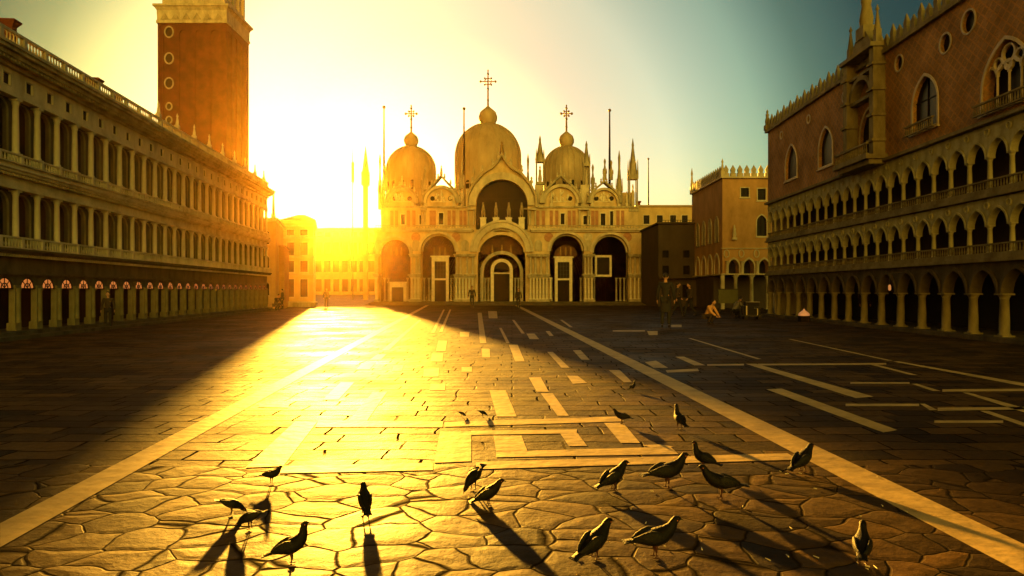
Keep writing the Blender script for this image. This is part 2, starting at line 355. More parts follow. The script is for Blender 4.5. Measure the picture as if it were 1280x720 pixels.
    lk(h5.outputs[0], bp.inputs['Height']); lk(bp.outputs[0], b.inputs['Normal'])
    return m
pave = paving()
inlay = mat('white_marble_inlay', (0.43,0.31,0.155), 0.62, 0.35, 3, 0.35, 9, spec=0.12)

# ------------------------------------------------------------------ ground
g = MB(); g.add([(-900,-60,0),(900,-60,0),(900,1500,0),(-900,1500,0)], [(0,1,2,3)])
tag(g.build('plaza_paving', pave), kind='structure')
K = EYE*800
def G(px, py):
    d = K/(py-363); return ((px-640)*d/800, d)
quads = """0,655 565,364.8 566,364.8 0,685|1280,681 612,364.8 611,364.8 1280,719
352,583 541,579 541,588 350,592|595,578 984,567 998,575 595,587|620,565 838,559 848,568 620,572
550,540 589,540 589,577 543,579|589,539 721,537 721,542 589,544|556,528 772,521 780,527 556,534|398,526 554,527 553,534.5 394,534
369,527 397,527 354,583 307,585|617,545 652,545 659,564 620,564|700,542 722,542 734,558 711,558|755,529 779,529 800,554 776,554|803,557 825,556 842,559 815,560
612,488 632,488 646,521 621,521|661,472 676,472 686,490 671,490|676,492 691,492 711,520 697,520
466,490 484,490 459,526 436,526|426,478 443,478 423,500 403,500|326,504 362,505 360,510 322,509
538,480 557,480 556,488 537,488|530,461 549,460 548,471 529,471|540,442 554,442 553,452 538,452|548,426 559,426 557,439 545,439
492,457 505,456 502,464 490,464|577,459 590,459 590,465 577,465|524,400 527,400 486,438 477,438|455,453 470,453 462,462 445,462|472,443 483,443 476,450 462,450
562,387 564,387 553,415 549,415|554,387 556,387 543,416 539,416|575,415 587,415 586,421 575,421|597,391 602,391 608,429 600,429
602,436 612,436 613,447 603,447|610,389 621,389 622,398 611,398|636,431 647,431 656,452 644,452|624,410 627,410 637,429 633,429
640,400 643,400 656,417 652,417|658,417 668,417 674,424 662,424|684,440 691,440 712,460 702,460|709,470 722,470 734,479 716,480
682,414 687,414 692,420 687,420|716,438 726,438 737,450 727,450|761,463 775,463 790,478 780,478|806,453 820,451 835,460 817,460
832,463 872,461 874,464 834,466|844,446 855,446 882,457 868,457|766,413 806,413 806,414.5 766,414.5|809,414 822,414 822,419 811,419|839,406 852,406 852,409 839,409
932,455 945,455 1092,496 1070,498|884,455.5 930,455 930,457 884,457.5|947,455 1108,454 1108,456 950,457|958,487 977,486 1122,538 1104,541
1057,505 1149,505 1149,508 1057,508|1150,505 1156,505 1172,513 1162,513|1172,510 1280,509 1280,512 1172,514
1116,452 1124,452 1290,481 1290,485|1088,456 1096,456 1147,469 1138,469|1139,480 1146,480 1176,489 1166,489|1178,487 1290,486 1290,489 1178,490
1203,491 1211,491 1290,513 1290,519|1225,514 1236,514 1290,532 1290,537|1063,478 1137,478 1137,480 1063,480|1168,526 1254,526 1254,529 1168,529
860,423 864,423 952,449 946,449|985,424 989,424 1116,451 1110,451|700,400 703,400 716,409 712,409|600,523.5 601,523.5 601,523.6 600,523.6"""
mb = MB()
zi = 0
for line in quads.replace('\n','|').split('|'):
    p = [tuple(float(t) for t in q.split(',')) for q in line.split()]
    z = 0.004 + (0.0 if zi != 0 else 0.0)
    P = [G(*q) for q in p]
    mb.add([(x,y,z) for x,y in P], [(0,1,2,3)]); zi += 1
tag(mb.build('marble_paving_bands', inlay), kind='structure')
HAZE_D = 0.00014; HAZE_G = 0.93
# ------------------------------------------------------------------ arcaded palace on the left
def stone_mat2(): return marble_d
def balustrade(x0, x1, y, z0, z1, step, r, posts=None):
    m = MB(); h = z1-z0
    m.box(x0, x1, y-r*1.4, y+r*1.4, z0, z0+h*0.12); m.box(x0, x1, y-r*1.6, y+r*1.6, z1-h*0.15, z1)
    n = int((x1-x0)/step)
    for i in range(n):
        x = x0 + (i+0.5)*(x1-x0)/n
        if posts and i % posts == 0: m.box(x-r*1.5, x+r*1.5, y-r*1.5, y+r*1.5, z0+h*.12, z1-h*.15)
        else: m.lathe([(r*.5,h*.12),(r*.95,h*.35),(r*.45,h*.6),(r*.6,h*.85)], (x,y,z0), seg=6)
    return m
def dent(x0, x1, y0, y1, z0, z1, step):
    m = MB(); n = int((x1-x0)/step)
    for i in range(n):
        x = x0+(i+.25)*step; m.box(x, x+step*.5, y0, y1, z0, z1)
    return m

LD0 = 14.5
def LX(D): return -12.465 - .098*D
lp = thing('arcaded_palace', 'long arcaded stone palace filling the left side with glowing orange lunettes at ground level', 'palace',
           (LX(LD0), LD0, 0), R(90)+math.atan(.098))
NB = 30; BW = 0.97; LEN = NB*BW
def part(mb, name, m, par, **k): return mb.build(name, m, par, **k)
# ground floor
m = MB().box(0, LEN, 1.9, 2.1, 0, 1.75).box(0, LEN, 0.3, 2.1, 1.76, 1.85).box(LEN-.2, LEN, .3, 1.9, 0, 1.75)
part(m, 'gallery_wall', dark_in, lp)
m = MB().box(0, LEN, -0.75, 0.9, 0, 0.10).box(0, LEN, -0.45, 0.9, 0.102, 0.2)
part(m, 'step', shade_stone, lp)
pier = MB().box(-.13,.13,-.1,.14,.2,.42).box(-.1,.1,-.07,.1,.42,1.42).box(-.13,.13,-.1,.14,1.42,1.5)
pier.lathe([(.075,.42),(.065,.5),(.06,1.3),(.08,1.42)], (0,-.10,0), seg=8)
p0 = part(pier, 'pier', olive_stone, lp, loc=(0,0,0))
for i in range(1, NB+1): inst(p0, loc=(i*BW,0,0))
ap = arch_panel(MB(), 0, BW, .33, 1.40, 1.75, -.05, .14)
a0 = part(ap, 'arch', shade_stone, lp, loc=(BW/2,0,0))
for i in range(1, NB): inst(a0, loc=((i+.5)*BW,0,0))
lm = MB(); ol = [(-.3,1.42)] + arc(0,.30,1.42,12) 
lm.prism(arc(0,.325,1.405,12), -.02, .01)
l0 = part(lm, 'lit_lunette', lunette_m, lp, loc=(BW/2,0,0))
bars = MB().ring(arc(0,.32,1.405,12), arc(0,.29,1.405,12), -.045,-.025, closed=False).box(-.32,.32,-.045,-.025,1.39,1.42)
for a_ in (45,90,135): bars.tube((0,-.035,1.42),(.29*math.cos(R(a_)),-.035,1.42+.29*math.sin(R(a_))),.012)
bars.ring(arc(0,.15,1.42,10),arc(0,.12,1.42,10),-.045,-.03,closed=False)
g0 = part(bars, 'grille', wood, l0)
for i in range(1, NB): inst(l0, loc=((i+.5)*BW,0,0))
# entablature 1
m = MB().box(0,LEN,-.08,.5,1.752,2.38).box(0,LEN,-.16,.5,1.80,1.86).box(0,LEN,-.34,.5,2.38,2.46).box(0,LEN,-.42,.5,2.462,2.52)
part(m, 'entablature', shade_stone, lp)
part(dent(0,LEN,-.28,-.08,2.30,2.378,.12), 'dentil_row', marble, lp)
part(balustrade(0,LEN,-.28,2.522,2.86,.13,.035,posts=7), 'balustrade', marble, lp)
# walls with openings behind the upper storeys
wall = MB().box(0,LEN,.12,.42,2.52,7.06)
wl = part(wall, 'wall', shade_stone, lp)
ct = MB()
for i in range(NB):
    cx = (i+.5)*BW
    ct.prism(outline(cx,.72,2.62,4.14,'round'), -.2,.9)
    ct.prism(outline(cx,.68,5.10,6.78,'round'), -.2,.9)
cut(wl, ct)
def window_at(par, cx, w_, z0, z1, kind, y, frame=.05, fm=None, proud=.03, depth=.12, name='window', sill=True, mull=True):
    fr = MB().ring(outline(0,w_,z0,z1,kind,frame), outline(0,w_,z0,z1,kind,0.0), y-proud, y+.02)
    if sill and kind != 'oculus': fr.box(-w_/2-frame*1.6, w_/2+frame*1.6, y-proud*2.5, y+.02, z0-frame*1.8, z0-frame)
    f = fr.build(name, fm or marble, par, loc=(cx,0,0))
    pm = MB().prism(outline(0,w_+.01,z0-.005,z1+.005,kind), y+depth, y+depth+.02)
    pm.build('pane', glass, f)
    if mull and kind != 'oculus':
        b = MB().box(-.012,.012,y+depth-.03,y+depth,z0,z1-.01)
        b.box(-w_/2,w_/2,y+depth-.03,y+depth,z0+(z1-z0)*.55,z0+(z1-z0)*.55+.025)
        b.build('glazing_bar', wood, f)
    return f
w1 = window_at(lp, BW/2, .72, 2.62, 4.14, 'round', .12, frame=.03, fm=olive_stone, mull=False)
w2 = window_at(lp, BW/2, .68, 5.10, 6.78, 'round', .12, frame=.03, fm=olive_stone, mull=False)
for i in range(1, NB):
    inst(w1, loc=((i+.5)*BW,0,0)); inst(w2, loc=((i+.5)*BW,0,0))
c1 = MB(); cc = column_mb(1.42,.085)
c1.v = [(x,y,z+2.80) for x,y,z in cc.v]; c1.f = cc.f; c1.smooth = cc.smooth
c1.box(-.13,.13,-.15,.12,2.521,2.80)
k1 = part(c1, 'middle_column', marble, lp, loc=(0,-.02,0))
c2 = MB(); cc = column_mb(1.62,.09)
c2.v = [(x,y,z+5.22) for x,y,z in cc.v]; c2.f = cc.f; c2.smooth = cc.smooth
c2.box(-.13,.13,-.15,.12,4.93,5.22)
k2 = part(c2, 'upper_column', marble, lp, loc=(0,-.02,0))
for i in range(1, NB+1):
    inst(k1, loc=(i*BW,-.02,0)); inst(k2, loc=(i*BW,-.02,0))
m = MB().box(0,LEN,-.16,.12,4.222,4.30).box(0,LEN,-.08,.12,4.30,4.66).box(0,LEN,-.30,.12,4.66,4.74).box(0,LEN,-.36,.12,4.742,4.80).box(0,LEN,-.2,.12,4.802,4.928)
part(m, 'middle_cornice', marble, lp)
part(dent(0,LEN,-.24,-.08,4.58,4.658,.12), 'dentil_row', marble, lp)
part(balustrade(0,LEN,-.26,4.93,5.2,.13,.03,posts=7), 'balustrade', marble, lp)
part(MB().box(0,LEN,-.15,.42,6.845,6.92), 'architrave', marble, lp)
fz = MB().box(0,LEN,-.10,.42,6.921,7.60)
fo = part(fz, 'frieze', marble, lp)
ct = MB()
for i in range(NB): ct.box((i+.5)*BW-.15,(i+.5)*BW+.15,-.3,.25,7.12,7.44)
cut(fo, ct)
aw = MB().ring(outline(0,.30,7.12,7.44,'rect',.03), outline(0,.30,7.12,7.44,'rect'), -.11,-.09)
aw_o = part(aw, 'attic_window', marble, lp, loc=(BW/2,0,0)); MB().box(-.16,.16,-.04,-.02,7.11,7.45).build('pane', glass, aw_o)
for i in range(1,NB): inst(aw_o, loc=((i+.5)*BW,0,0))
m = MB().box(0,LEN,-.22,.42,7.602,7.70).box(0,LEN,-.48,.42,7.78,7.90).box(0,LEN,-.60,.42,7.902,8.0).box(0,LEN,-.66,.42,8.002,8.08).box(0,LEN,-.1,.42,7.70,7.78).box(0,LEN,-.3,.42,8.08,8.2)
part(m, 'crowning_cornice', marble_d, lp)
part(dent(0,LEN,-.42,-.1,7.70,7.78,.16), 'bracket_row', marble_d, lp)
part(balustrade(0,LEN,-.16,8.2,8.66,.14,.04,posts=7), 'roof_balustrade', marble, lp)
m = MB().box(0,LEN,.43,6.5,2.52,8.05); 
m.add([(0,.43,8.06),(LEN,.43,8.06),(LEN,3.4,8.9),(0,3.4,8.9),(0,6.5,8.06),(LEN,6.5,8.06)], [(0,1,2,3),(3,2,5,4),(0,3,4),(1,5,2)])
part(m, 'roof_block', rooftile, lp)
for (px, top, wd, nm) in ((23,26,.22,0),(127,99,.26,1),(152,121,.26,2)):
    D = 9972/(561.6-px); x = (D-LD0)*1.0048; zt = 1.35+(363-top)*D/800
    ch = MB().box(-wd*.45,wd*.45,.1,.55,8.1,zt-.18).add([(-wd*.45,.1,zt-.18),(wd*.45,.1,zt-.18),(wd*.45,.55,zt-.18),(-wd*.45,.55,zt-.18),(-wd*.8,-.0,zt-.04),(wd*.8,-.0,zt-.04),(wd*.8,.65,zt-.04),(-wd*.8,.65,zt-.04)],
         [(0,1,5,4),(1,2,6,5),(2,3,7,6),(3,0,4,7)]).box(-wd*.8,wd*.8,0,.65,zt-.04,zt)
    part(ch, 'chimney', brick_red, lp, loc=(x,0,0))
# obelisk finials on the far parapet and small figures on the balustrade posts
fin = MB().box(-.09,.09,-.25,-.07,8.66,8.82).lathe([(.08,0),(.03,.35),(.05,.4),(.001,.55)], (0,-.16,8.82), seg=6)
f0 = part(fin, 'finial', marble, lp, loc=(BW*13,0,0))
for i in range(15, NB+1, 2): inst(f0, loc=(i*BW-.05,0,0))

def shear(root):      # slant invented to clear the sun's path and the view past the side wall
    for o in root.children_recursive:
        if o.type == 'MESH':
            for v in o.data.vertices: v.co.x -= .2813*v.co.y
# end pavilion beyond the palace
ep = thing('corner_house', 'narrow stone house at the far end of the left palace with a roof obelisk', 'building', (-17.6,46.0,0), 0)
m = MB().box(-1.5,.62,0,7,0,6.3); e = part(m,'wall',plaster,ep)
ct = MB(); 
for z in (1.0,2.9,4.7): ct.prism(outline(-.1,.5,z,z+.95,'round'),-.3,.25)
cut(e, ct)
for z in (1.0,2.9,4.7): window_at(ep,-.1,.5,z,z+.95,'round',0,depth=.15)
part(MB().box(-1.55,.72,-.15,7.1,6.31,6.45).box(-1.6,.82,-.25,7.1,6.452,6.55),'cornice',marble,ep)
part(MB().box(.3,.6,-.1,.2,6.55,6.85).lathe([(.12,0),(.05,1.5),(.001,1.75)],(.45,.05,6.85),seg=4,smooth=False),'obelisk',marble,ep)
part(MB().box(.7,1.1,2,7,0,4.6).box(.65,1.15,1.9,7,4.601,4.72),'side_wing',plaster_o,ep)

shear(ep)
# ------------------------------------------------------------------ bell tower
TD = 75.0; tx0 = (197-640)*TD/800; tx1 = (283-640)*TD/800; tw = tx1-tx0; tdp = 6.4
bt = thing('bell_tower', 'tall red brick bell tower with white stone belfry base rising behind the left palace', 'tower', ((tx0+tx1)/2, TD+tdp/2, 0), 0)
zb = 1.35 + (363-29)*TD/800
hw, hd = tw/2, tdp/2
m = MB().box(-hw+.12,hw-.12,-hd+.12,hd-.12,0,zb)
sh = part(m, 'shaft', brick_red, bt)
for s_ in (-1,1):
    pass
st = MB()
for k in range(5):
    x = -hw + k*(tw-.7)/4
    st.box(x,x+.7,-hd,-hd+.13,0,zb-.8)
    y = -hd + k*(tdp-.7)/4
    if k > 0: st.box(hw-.13,hw,y,y+.7,0,zb-.8)
for k in range(4):
    x = -hw+.7 + k*(tw-.7)/4; wdt=(tw-.7)/4-.7
    arch_panel(st, x+wdt/2, wdt+.002, wdt/2-.01, zb-1.3, zb-.8, -hd+.001, -hd+.12)
st.box(-hw,hw,-hd,-hd+.13,zb-.8,zb); st.box(hw-.13,hw,-hd+.13,hd,zb-.8,zb)
part(st, 'pilaster_strips', brick_red, bt)
for py in (40,73,104,133,150,163,185,205):
    z = 1.35+(363-py)*TD/800
    rr = .55 if py < 110 else .34
    f = MB().ring(outline(0,rr*1.5,z-rr,z+rr,'oculus',.16), outline(0,rr*1.5,z-rr,z+rr,'oculus'), -hd-.06,-hd+.02).build('oculus_window', marble_d, bt, loc=(-hw+1.35,0,0))
    MB().prism(outline(0,rr*1.5,z-rr,z+rr,'oculus'), -hd-.012,-hd+.01).build('pane', glass, f)
m = MB()
def frust(m, a, b, z0, z1):
    m.add([(-hw-a,-hd-a,z0),(hw+a,-hd-a,z0),(hw+a,hd+a,z0),(-hw-a,hd+a,z0),(-hw-b,-hd-b,z1),(hw+b,-hd-b,z1),(hw+b,hd+b,z1),(-hw-b,hd+b,z1)],
          [(0,3,2,1),(4,5,6,7),(0,1,5,4),(1,2,6,5),(2,3,7,6),(3,0,4,7)])
frust(m,.12,.12,zb,zb+.35); frust(m,.05,.08,zb+.352,zb+1.5); frust(m,.08,.3,zb+1.502,zb+1.9); frust(m,.4,.4,zb+1.902,zb+2.15)
part(m, 'belfry_base', marble, bt)
m = MB()
for k in range(6):
    x = -hw+.9+k*(tw-1.8)/5
    m.add([(x-.5,-hd-.13,zb+.4),(x,-hd-.13,zb+1.2),(x+.5,-hd-.13,zb+.4),(x-.5,-hd-.05,zb+.4),(x,-hd-.05,zb+1.2),(x+.5,-hd-.05,zb+.4)],[(0,2,1),(3,4,5),(0,1,4,3),(1,2,5,4)])
part(m, 'triangle_relief', marble_d, bt)
bf = part(MB().box(-hw+.35,hw-.35,-hd+.35,hd-.35,zb+2.15,zb+9.5), 'belfry', marble, bt)
ct = MB()
for k in range(4):
    x = -hw+1.3+k*(tw-2.6)/3; ct.prism(outline(x,1.1,zb+3.2,zb+8.2,'round'),-hd-1,hd+1)
    y = -hd+1.1+k*(tdp-2.2)/3
cut(bf, ct)
ct2 = MB()
for k in range(4):
    y = -hd+1.1+k*(tdp-2.2)/3
    o = len(ct2.v); ct2.prism(outline(y,.85,zb+3.2,zb+8.2,'round'),-hw-1,hw+1)
    for i in range(o,len(ct2.v)): a,b,c = ct2.v[i]; ct2.v[i]=(b,a,c)
cut(bf, ct2)
part(MB().box(-hw+1.2,hw-1.2,-hd+1.2,hd-1.2,zb+2.2,zb+9.4),'belfry_core',dark_in,bt)
m = MB(); frust(m,.1,.45,zb+9.5,zb+10.0); part(m,'belfry_cornice',marble,bt)
m = MB(); frust(m,-.5,-.5,zb+10,zb+13); part(m,'attic',brick_red,bt)
m = MB().add([(-hw+.4,-hd+.4,zb+13),(hw-.4,-hd+.4,zb+13),(hw-.4,hd-.4,zb+13),(-hw+.4,hd-.4,zb+13),(0,0,zb+25)],[(0,1,4),(1,2,4),(2,3,4),(3,0,4),(0,3,2,1)])
part(m,'spire',lead,bt)

# ------------------------------------------------------------------ houses in the gap
A = thing('hipped_house', 'pale plaster house with low hipped roof, left of the basilica and nearest the sun glare', 'building', (0,57,0), 0)
ax = lambda px: (px-640)*57/800
az = lambda py: 1.35+(363-py)*57/800
x0, x1 = ax(352), ax(392)
wa = part(MB().box(x0,x1,0,7,0,az(277)), 'wall', plaster, A)
cols = [363, 380]; rows = [(287,294),(303,319),(326,340),(349,371)]
ct = MB()
for c in cols:
    for (a,b) in rows: ct.box(ax(c)-.32,ax(c)+.32,-.3,.22,az(b),az(a))
cut(wa, ct)
for c in cols:
    for (a,b) in rows: window_at(A, ax(c), .64, az(b), az(a), 'rect', 0, frame=.08, depth=.15)
m = MB()
for py in (283,298,322,344): m.box(x0-.06,x1+.06,-.1,.0,az(py),az(py)+.12)
part(m,'string_course',marble,A)
part(MB().box(x0-.15,x1+.15,-.25,7.2,az(277)+.002,az(275)).box(x0-.05,x1+.05,-.12,-.001,az(279),az(277)), 'cornice', marble, A)
zt, zr = az(275), az(265)
m = MB().add([(x0-.2,-.3,zt),(x1+.2,-.3,zt),(x1+.2,7.3,zt),(x0-.2,7.3,zt),(x0+1.3,3.0,zr+.1),(x1-.9,3.0,zr+.1)],[(0,1,5,4),(1,2,5),(2,3,4,5),(3,0,4),(0,3,2,1)])
part(m,'roof',rooftile,A)
part(MB().box(x0+.1,x1+.05,-.9,-.02,0,.35),'plinth',marble_d,A)

shear(A)
B = thing('distant_terrace', 'far pale row of houses seen through the gap directly under the sun', 'building', (0,200,0), 0)
bx_ = lambda px: (px-640)*200/800
bz_ = lambda py: 1.35+(363-py)*200/800
wb = part(MB().box(bx_(388),bx_(500),0,12,0,bz_(286)), 'wall', plaster, B)
ct = MB()
for c in range(398,500,11):
    for (a,b) in ((290,296),(303,318),(326,340),(349,368)): ct.box(bx_(c)-1.0,bx_(c)+1.0,-1,.8,bz_(b),bz_(a))
cut(wb, ct)
part(MB().box(bx_(388),bx_(500),.6,.7,1,bz_(288)),'window_glass',glass,B)
m = MB().add([(bx_(387),-.6,bz_(286)),(bx_(501),-.6,bz_(286)),(bx_(501),13,bz_(286)),(bx_(387),13,bz_(286)),(bx_(402),6,bz_(282)),(bx_(496),6,bz_(282))],[(0,1,5,4),(1,2,5),(2,3,4,5),(3,0,4),(0,3,2,1)])
part(m,'roof',rooftile,B)

# ------------------------------------------------------------------ low buildings right of the basilica
D3 = 64.0; q = D3/800
S = thing('low_wing', 'plain flat roofed stone wing immediately right of the basilica', 'building', (0,D3,0))
X3 = lambda px: (px-640)*q; Z3 = lambda py: 1.35+(363-py)*q
ws = part(MB().box(X3(799),X3(880),1.5,9,0,Z3(256)),'wall',plaster,S)
ct = MB()
for c in (812,829,846,861): ct.box(X3(c)-.3,X3(c)+.3,1,1.8,Z3(278),Z3(267))
cut(ws, ct)
for c in (812,829,846,861): window_at(S, X3(c), .6, Z3(278), Z3(267), 'rect', 1.5, frame=.07)
part(MB().box(X3(798),X3(881),1.3,9.2,Z3(256)+.002,Z3(254)),'roof',lead,S)
part(MB().box(X3(804),X3(808),3,3.4,Z3(254),Z3(248)).box(X3(803),X3(809),2.9,3.5,Z3(248),Z3(246)),'chimney',brick_red,S)
fp = thing('flagpole', 'thin bare pole standing on the flat roof right of the basilica', 'flagpole', (X3(821),D3+4,Z3(254)))
part(MB().tube((0,0,0),(0,0,5.2),.09,.05).box(-.2,.2,-.2,.2,0,.2),'pole',iron,fp); part(MB().ball((0,0,5.25),.12),'ball',gold,fp)

D4 = 53.0; q4 = D4/800
X4 = lambda px: (px-640)*q4; Z4 = lambda py: 1.35+(363-py)*q4
T = thing('dark_house', 'dark flat topped house in shadow between the basilica and the orange corner building', 'building', (0,D4,0))
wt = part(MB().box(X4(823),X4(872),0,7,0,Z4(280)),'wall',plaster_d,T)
ct = MB()
ws_ = [(832,313,322,4),(858,313,322,4),(832,332,343,4),(858,332,343,4),(833,356,372,5),(858,356,372,5)]
for c,a,b,h in ws_: ct.box(X4(c-h),X4(c+h),-1,.3,Z4(b),Z4(a))
cut(wt, ct)
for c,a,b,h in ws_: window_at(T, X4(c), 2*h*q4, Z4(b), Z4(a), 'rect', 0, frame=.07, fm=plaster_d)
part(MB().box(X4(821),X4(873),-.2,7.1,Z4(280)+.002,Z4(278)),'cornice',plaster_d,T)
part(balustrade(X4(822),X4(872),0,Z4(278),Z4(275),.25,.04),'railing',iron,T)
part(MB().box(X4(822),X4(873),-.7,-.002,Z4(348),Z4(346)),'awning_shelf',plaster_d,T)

# ------------------------------------------------------------------ orange corner building
D5 = 46.0; q5 = D5/800
X5 = lambda px: (px-640)*q5; Z5 = lambda py: 1.35+(363-py)*q5
O = thing('orange_corner_building', 'orange plaster building with a crenellated roofline at the right end of the basilica side', 'building', (X5(903),D5,0))
ox = lambda px: X5(px)-X5(903)
zt = Z5(223); dp = 7.8
wo = part(MB().box(0,ox(985),0,dp,Z5(342),zt),'wall',plaster_o,O)
ct = MB()
rect = [(931,235,246,5,'rect'),(952,236,250,5,'rect'),(952,269,295,6,'pointed')]
for c,a,b,h,kd in rect: ct.prism(outline(ox(c),2*h*q5,Z5(b),Z5(a),kd),-.5,.3)
for c in (917,936,955,974): ct.prism(outline(ox(c),13*q5,Z5(342),Z5(324),'pointed'),-.5,.9)
cut(wo, ct)
for c,a,b,h,kd in rect: window_at(O, ox(c), 2*h*q5, Z5(b), Z5(a), kd, 0, frame=.07)
for c in (917,936,955,974):
    f = MB().ring(outline(0,13*q5,Z5(342),Z5(324),'pointed',.1), outline(0,13*q5,Z5(342),Z5(324),'pointed'), -.06,.02).build('loggia_arch', marble, O, loc=(ox(c),0,0))
    MB().prism(outline(0,13*q5-.01,Z5(342)+.005,Z5(324)-.005,'pointed'), .7,.72).build('opening', dark_in, f)
for c in (908,926.5,945.5,964.5,983):
    MB().ring(outline(0,5*q5,Z5(321),Z5(313),'oculus',.07), outline(0,5*q5,Z5(321),Z5(313),'oculus'), -.06,.02).build('quatrefoil', marble, O, loc=(ox(c),0,0))
    part(column_mb(.9,.09),'loggia_column',marble,O,loc=(ox(c),-.12,Z5(342)))
m = MB().box(-.15,ox(985),-.2,dp,Z5(343.5),Z5(342)-.002).box(-.1,ox(985),-.12,-.001,Z5(311),Z5(310)).box(-.15,ox(985),-.2,dp+.1,zt,zt+.12)
part(m,'string_course',marble,O)
m = MB().box(-.12,.12,-.12,.12,0,Z5(344))
part(m,'corner_pillar',marble,O)
for c in (920,940,960,980): part(column_mb(Z5(344),.14),'ground_column',marble_d,O,loc=(ox(c),.1,0))
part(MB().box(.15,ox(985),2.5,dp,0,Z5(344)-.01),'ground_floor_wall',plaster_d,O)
# side face towards the basilica: gothic windows
for k,yy in enumerate((1.2,2.8,4.4,6.0)):
    f = MB().ring(outline(0,.7,Z5(300),Z5(270),'pointed',.1), outline(0,.7,Z5(300),Z5(270),'pointed'), -.05,.02)
    f.prism(outline(0,.7,Z5(300),Z5(270),'pointed'), .0,.015)
    f.build('side_window', marble_d, O, loc=(-.02,yy,0), rz=R(-90))
    f = MB().ring(outline(0,1.0,Z5(342),Z5(318),'pointed',.12), outline(0,1.0,Z5(342),Z5(318),'pointed'), -.05,.02)
    f.build('side_arch', marble, O, loc=(-.02,yy,0), rz=R(-90))
def merlon_mb(h, w_, t):
    return MB().box(-w_*.5,w_*.5,-t,t,0,h*.3).add([(-w_*.3,-t,h*.3),(w_*.3,-t,h*.3),(w_*.3,t,h*.3),(-w_*.3,t,h*.3),(-w_*.42,-t,h*.6),(w_*.42,-t,h*.6),(w_*.42,t,h*.6),(-w_*.42,t,h*.6),(0,-t*.3,h),(0,t*.3,h)],
        [(0,1,5,4),(1,2,6,5),(2,3,7,6),(3,0,4,7),(4,5,8),(6,7,9),(5,6,9,8),(7,4,8,9)])
mm = part(merlon_mb(.85,.42,.08),'merlon',marble_d,O,loc=(.25,0,zt+.12))
n=0
for k in range(1,10): inst(mm, loc=(.25+k*.5,0,zt+.12))
for k in range(1,15):
    o = inst(mm, loc=(0,k*.52,zt+.12)); o.rotation_euler.z = R(90)
part(MB().box(-.14,.14,-.14,.14,zt+.12,zt+.5).lathe([(.14,0),(.05,.6),(.09,.68),(.001,.95)],(0,0,zt+.5),seg=6),'corner_pinnacle',marble,O)
part(MB().box(-.14,.14,dp-.14,dp+.14,zt+.12,zt+.6).lathe([(.14,0),(.06,1.0),(.1,1.1),(.001,1.7)],(0,dp,zt+.6),seg=6),'corner_pinnacle',marble,O)
st_ = MB().box(-.16,.16,-.16,.1,Z5(300),Z5(297)).lathe([(.12,0),(.15,.25),(.1,.5),(.13,.62),(.05,.72),(.08,.8),(.001,.92)],(0,-.02,Z5(297)),seg=8)
part(st_,'corner_statue',marble,O,loc=(ox(917),-.12,0))

# ------------------------------------------------------------------ gothic palace on the right
RD0 = 33.75
gp = thing('gothic_palace', 'long right hand palace with pointed arch loggias under a lozenge patterned brick wall', 'palace',
           (12.35+.034*RD0, RD0, 0), -(R(90)+math.atan(.034)))
LR = 20.4
def gx(px): return (RD0 - 9880/(px-667.2))*1.0006
def gz(px, py): return 1.35+(363-py)*(9880/(px-667.2))/800
# steps
part(MB().box(-.2,LR,-.35,2.4,0,.12),'step',shade_stone,gp)
NBG = 17; BG = LR/NBG
c = column_mb(1.15,.12, seg=12)
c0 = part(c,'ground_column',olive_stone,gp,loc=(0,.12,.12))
for i in range(1,NBG+1): inst(c0, loc=(i*BG,.12,.12))
a = arch_panel(MB(),0,BG,.5,1.27,2.12,0,.28,pointed=.35)
a.ring(arc(0,.5,1.27,12,.35), arc(0,.58,1.27,12,.35), -.05,.0, closed=False)
a0 = part(a,'ground_arch',shade_stone,gp,loc=(BG/2,0,0))
for i in range(1,NBG): inst(a0, loc=((i+.5)*BG,0,0))
part(MB().box(0,LR,2.3,2.5,.12,2.1).box(0,LR,.28,2.5,2.1,2.119),'gallery_wall',dark_in,gp)
NBL = 25; BL = LR/NBL
def loggia(z0, z1, nm):
    # floor band, balustrade, columns, arches
    part(MB().box(-.1,LR,-.14,.3,z0-.02,z0+.08).box(-.05,LR,-.08,.3,z0+.082,z0+.2),nm+'_cornice',olive_stone,gp)
    part(balustrade(0,LR,.02,z0+.2,z0+.48,.11,.025),nm+'_balustrade',olive_stone,gp)
    hgt = (z1-z0)*.42
    zs = z0+.2+ (z1-z0)*.45
    cc = part(column_mb(zs-z0-.2,.065,seg=8),nm+'_column',loggia_stone,gp,loc=(0,.08,z0+.2))
    for i in range(1,NBL+1): inst(cc, loc=(i*BL,.08,z0+.2))
    a = arch_panel(MB(),0,BL,.345,zs,z1-.022,0,.18,pointed=.35)
    a.ring(arc(0,.345,zs,12,.35), arc(0,.39,zs,12,.35), -.03,.0, closed=False)
    a_ = part(a,nm+'_arch',loggia_stone,gp,loc=(BL/2,0,0))
    qf = MB().ring(outline(0,.13,z1-.28,z1-.14,'oculus',.035), outline(0,.13,z1-.28,z1-.14,'oculus'), -.035,.0)
    qf.prism(outline(0,.13,z1-.28,z1-.14,'oculus'), -.006,-.001)
    q_ = part(qf,nm+'_quatrefoil',loggia_stone,gp,loc=(0.12,0,0))
    for i in range(1,NBL): inst(a_, loc=((i+.5)*BL,0,0)); inst(q_, loc=(i*BL,0,0))
    part(MB().box(0,LR,1.3,1.5,z0+.2,z1-.03).box(0,LR,.3,1.5,z0+.1,z0+.19),nm+'_back_wall',plaster_d,gp)
loggia(2.142,3.86,'lower_loggia'); loggia(3.882,5.86,'upper_loggia')
wallz = 9.65
part(MB().box(-.12,LR,-.16,.4,5.86,5.96),'wall_cornice',olive_stone,gp)
gw = part(MB().box(0,LR,0,.6,5.962,wallz),'brick_wall',brick_pink,gp)
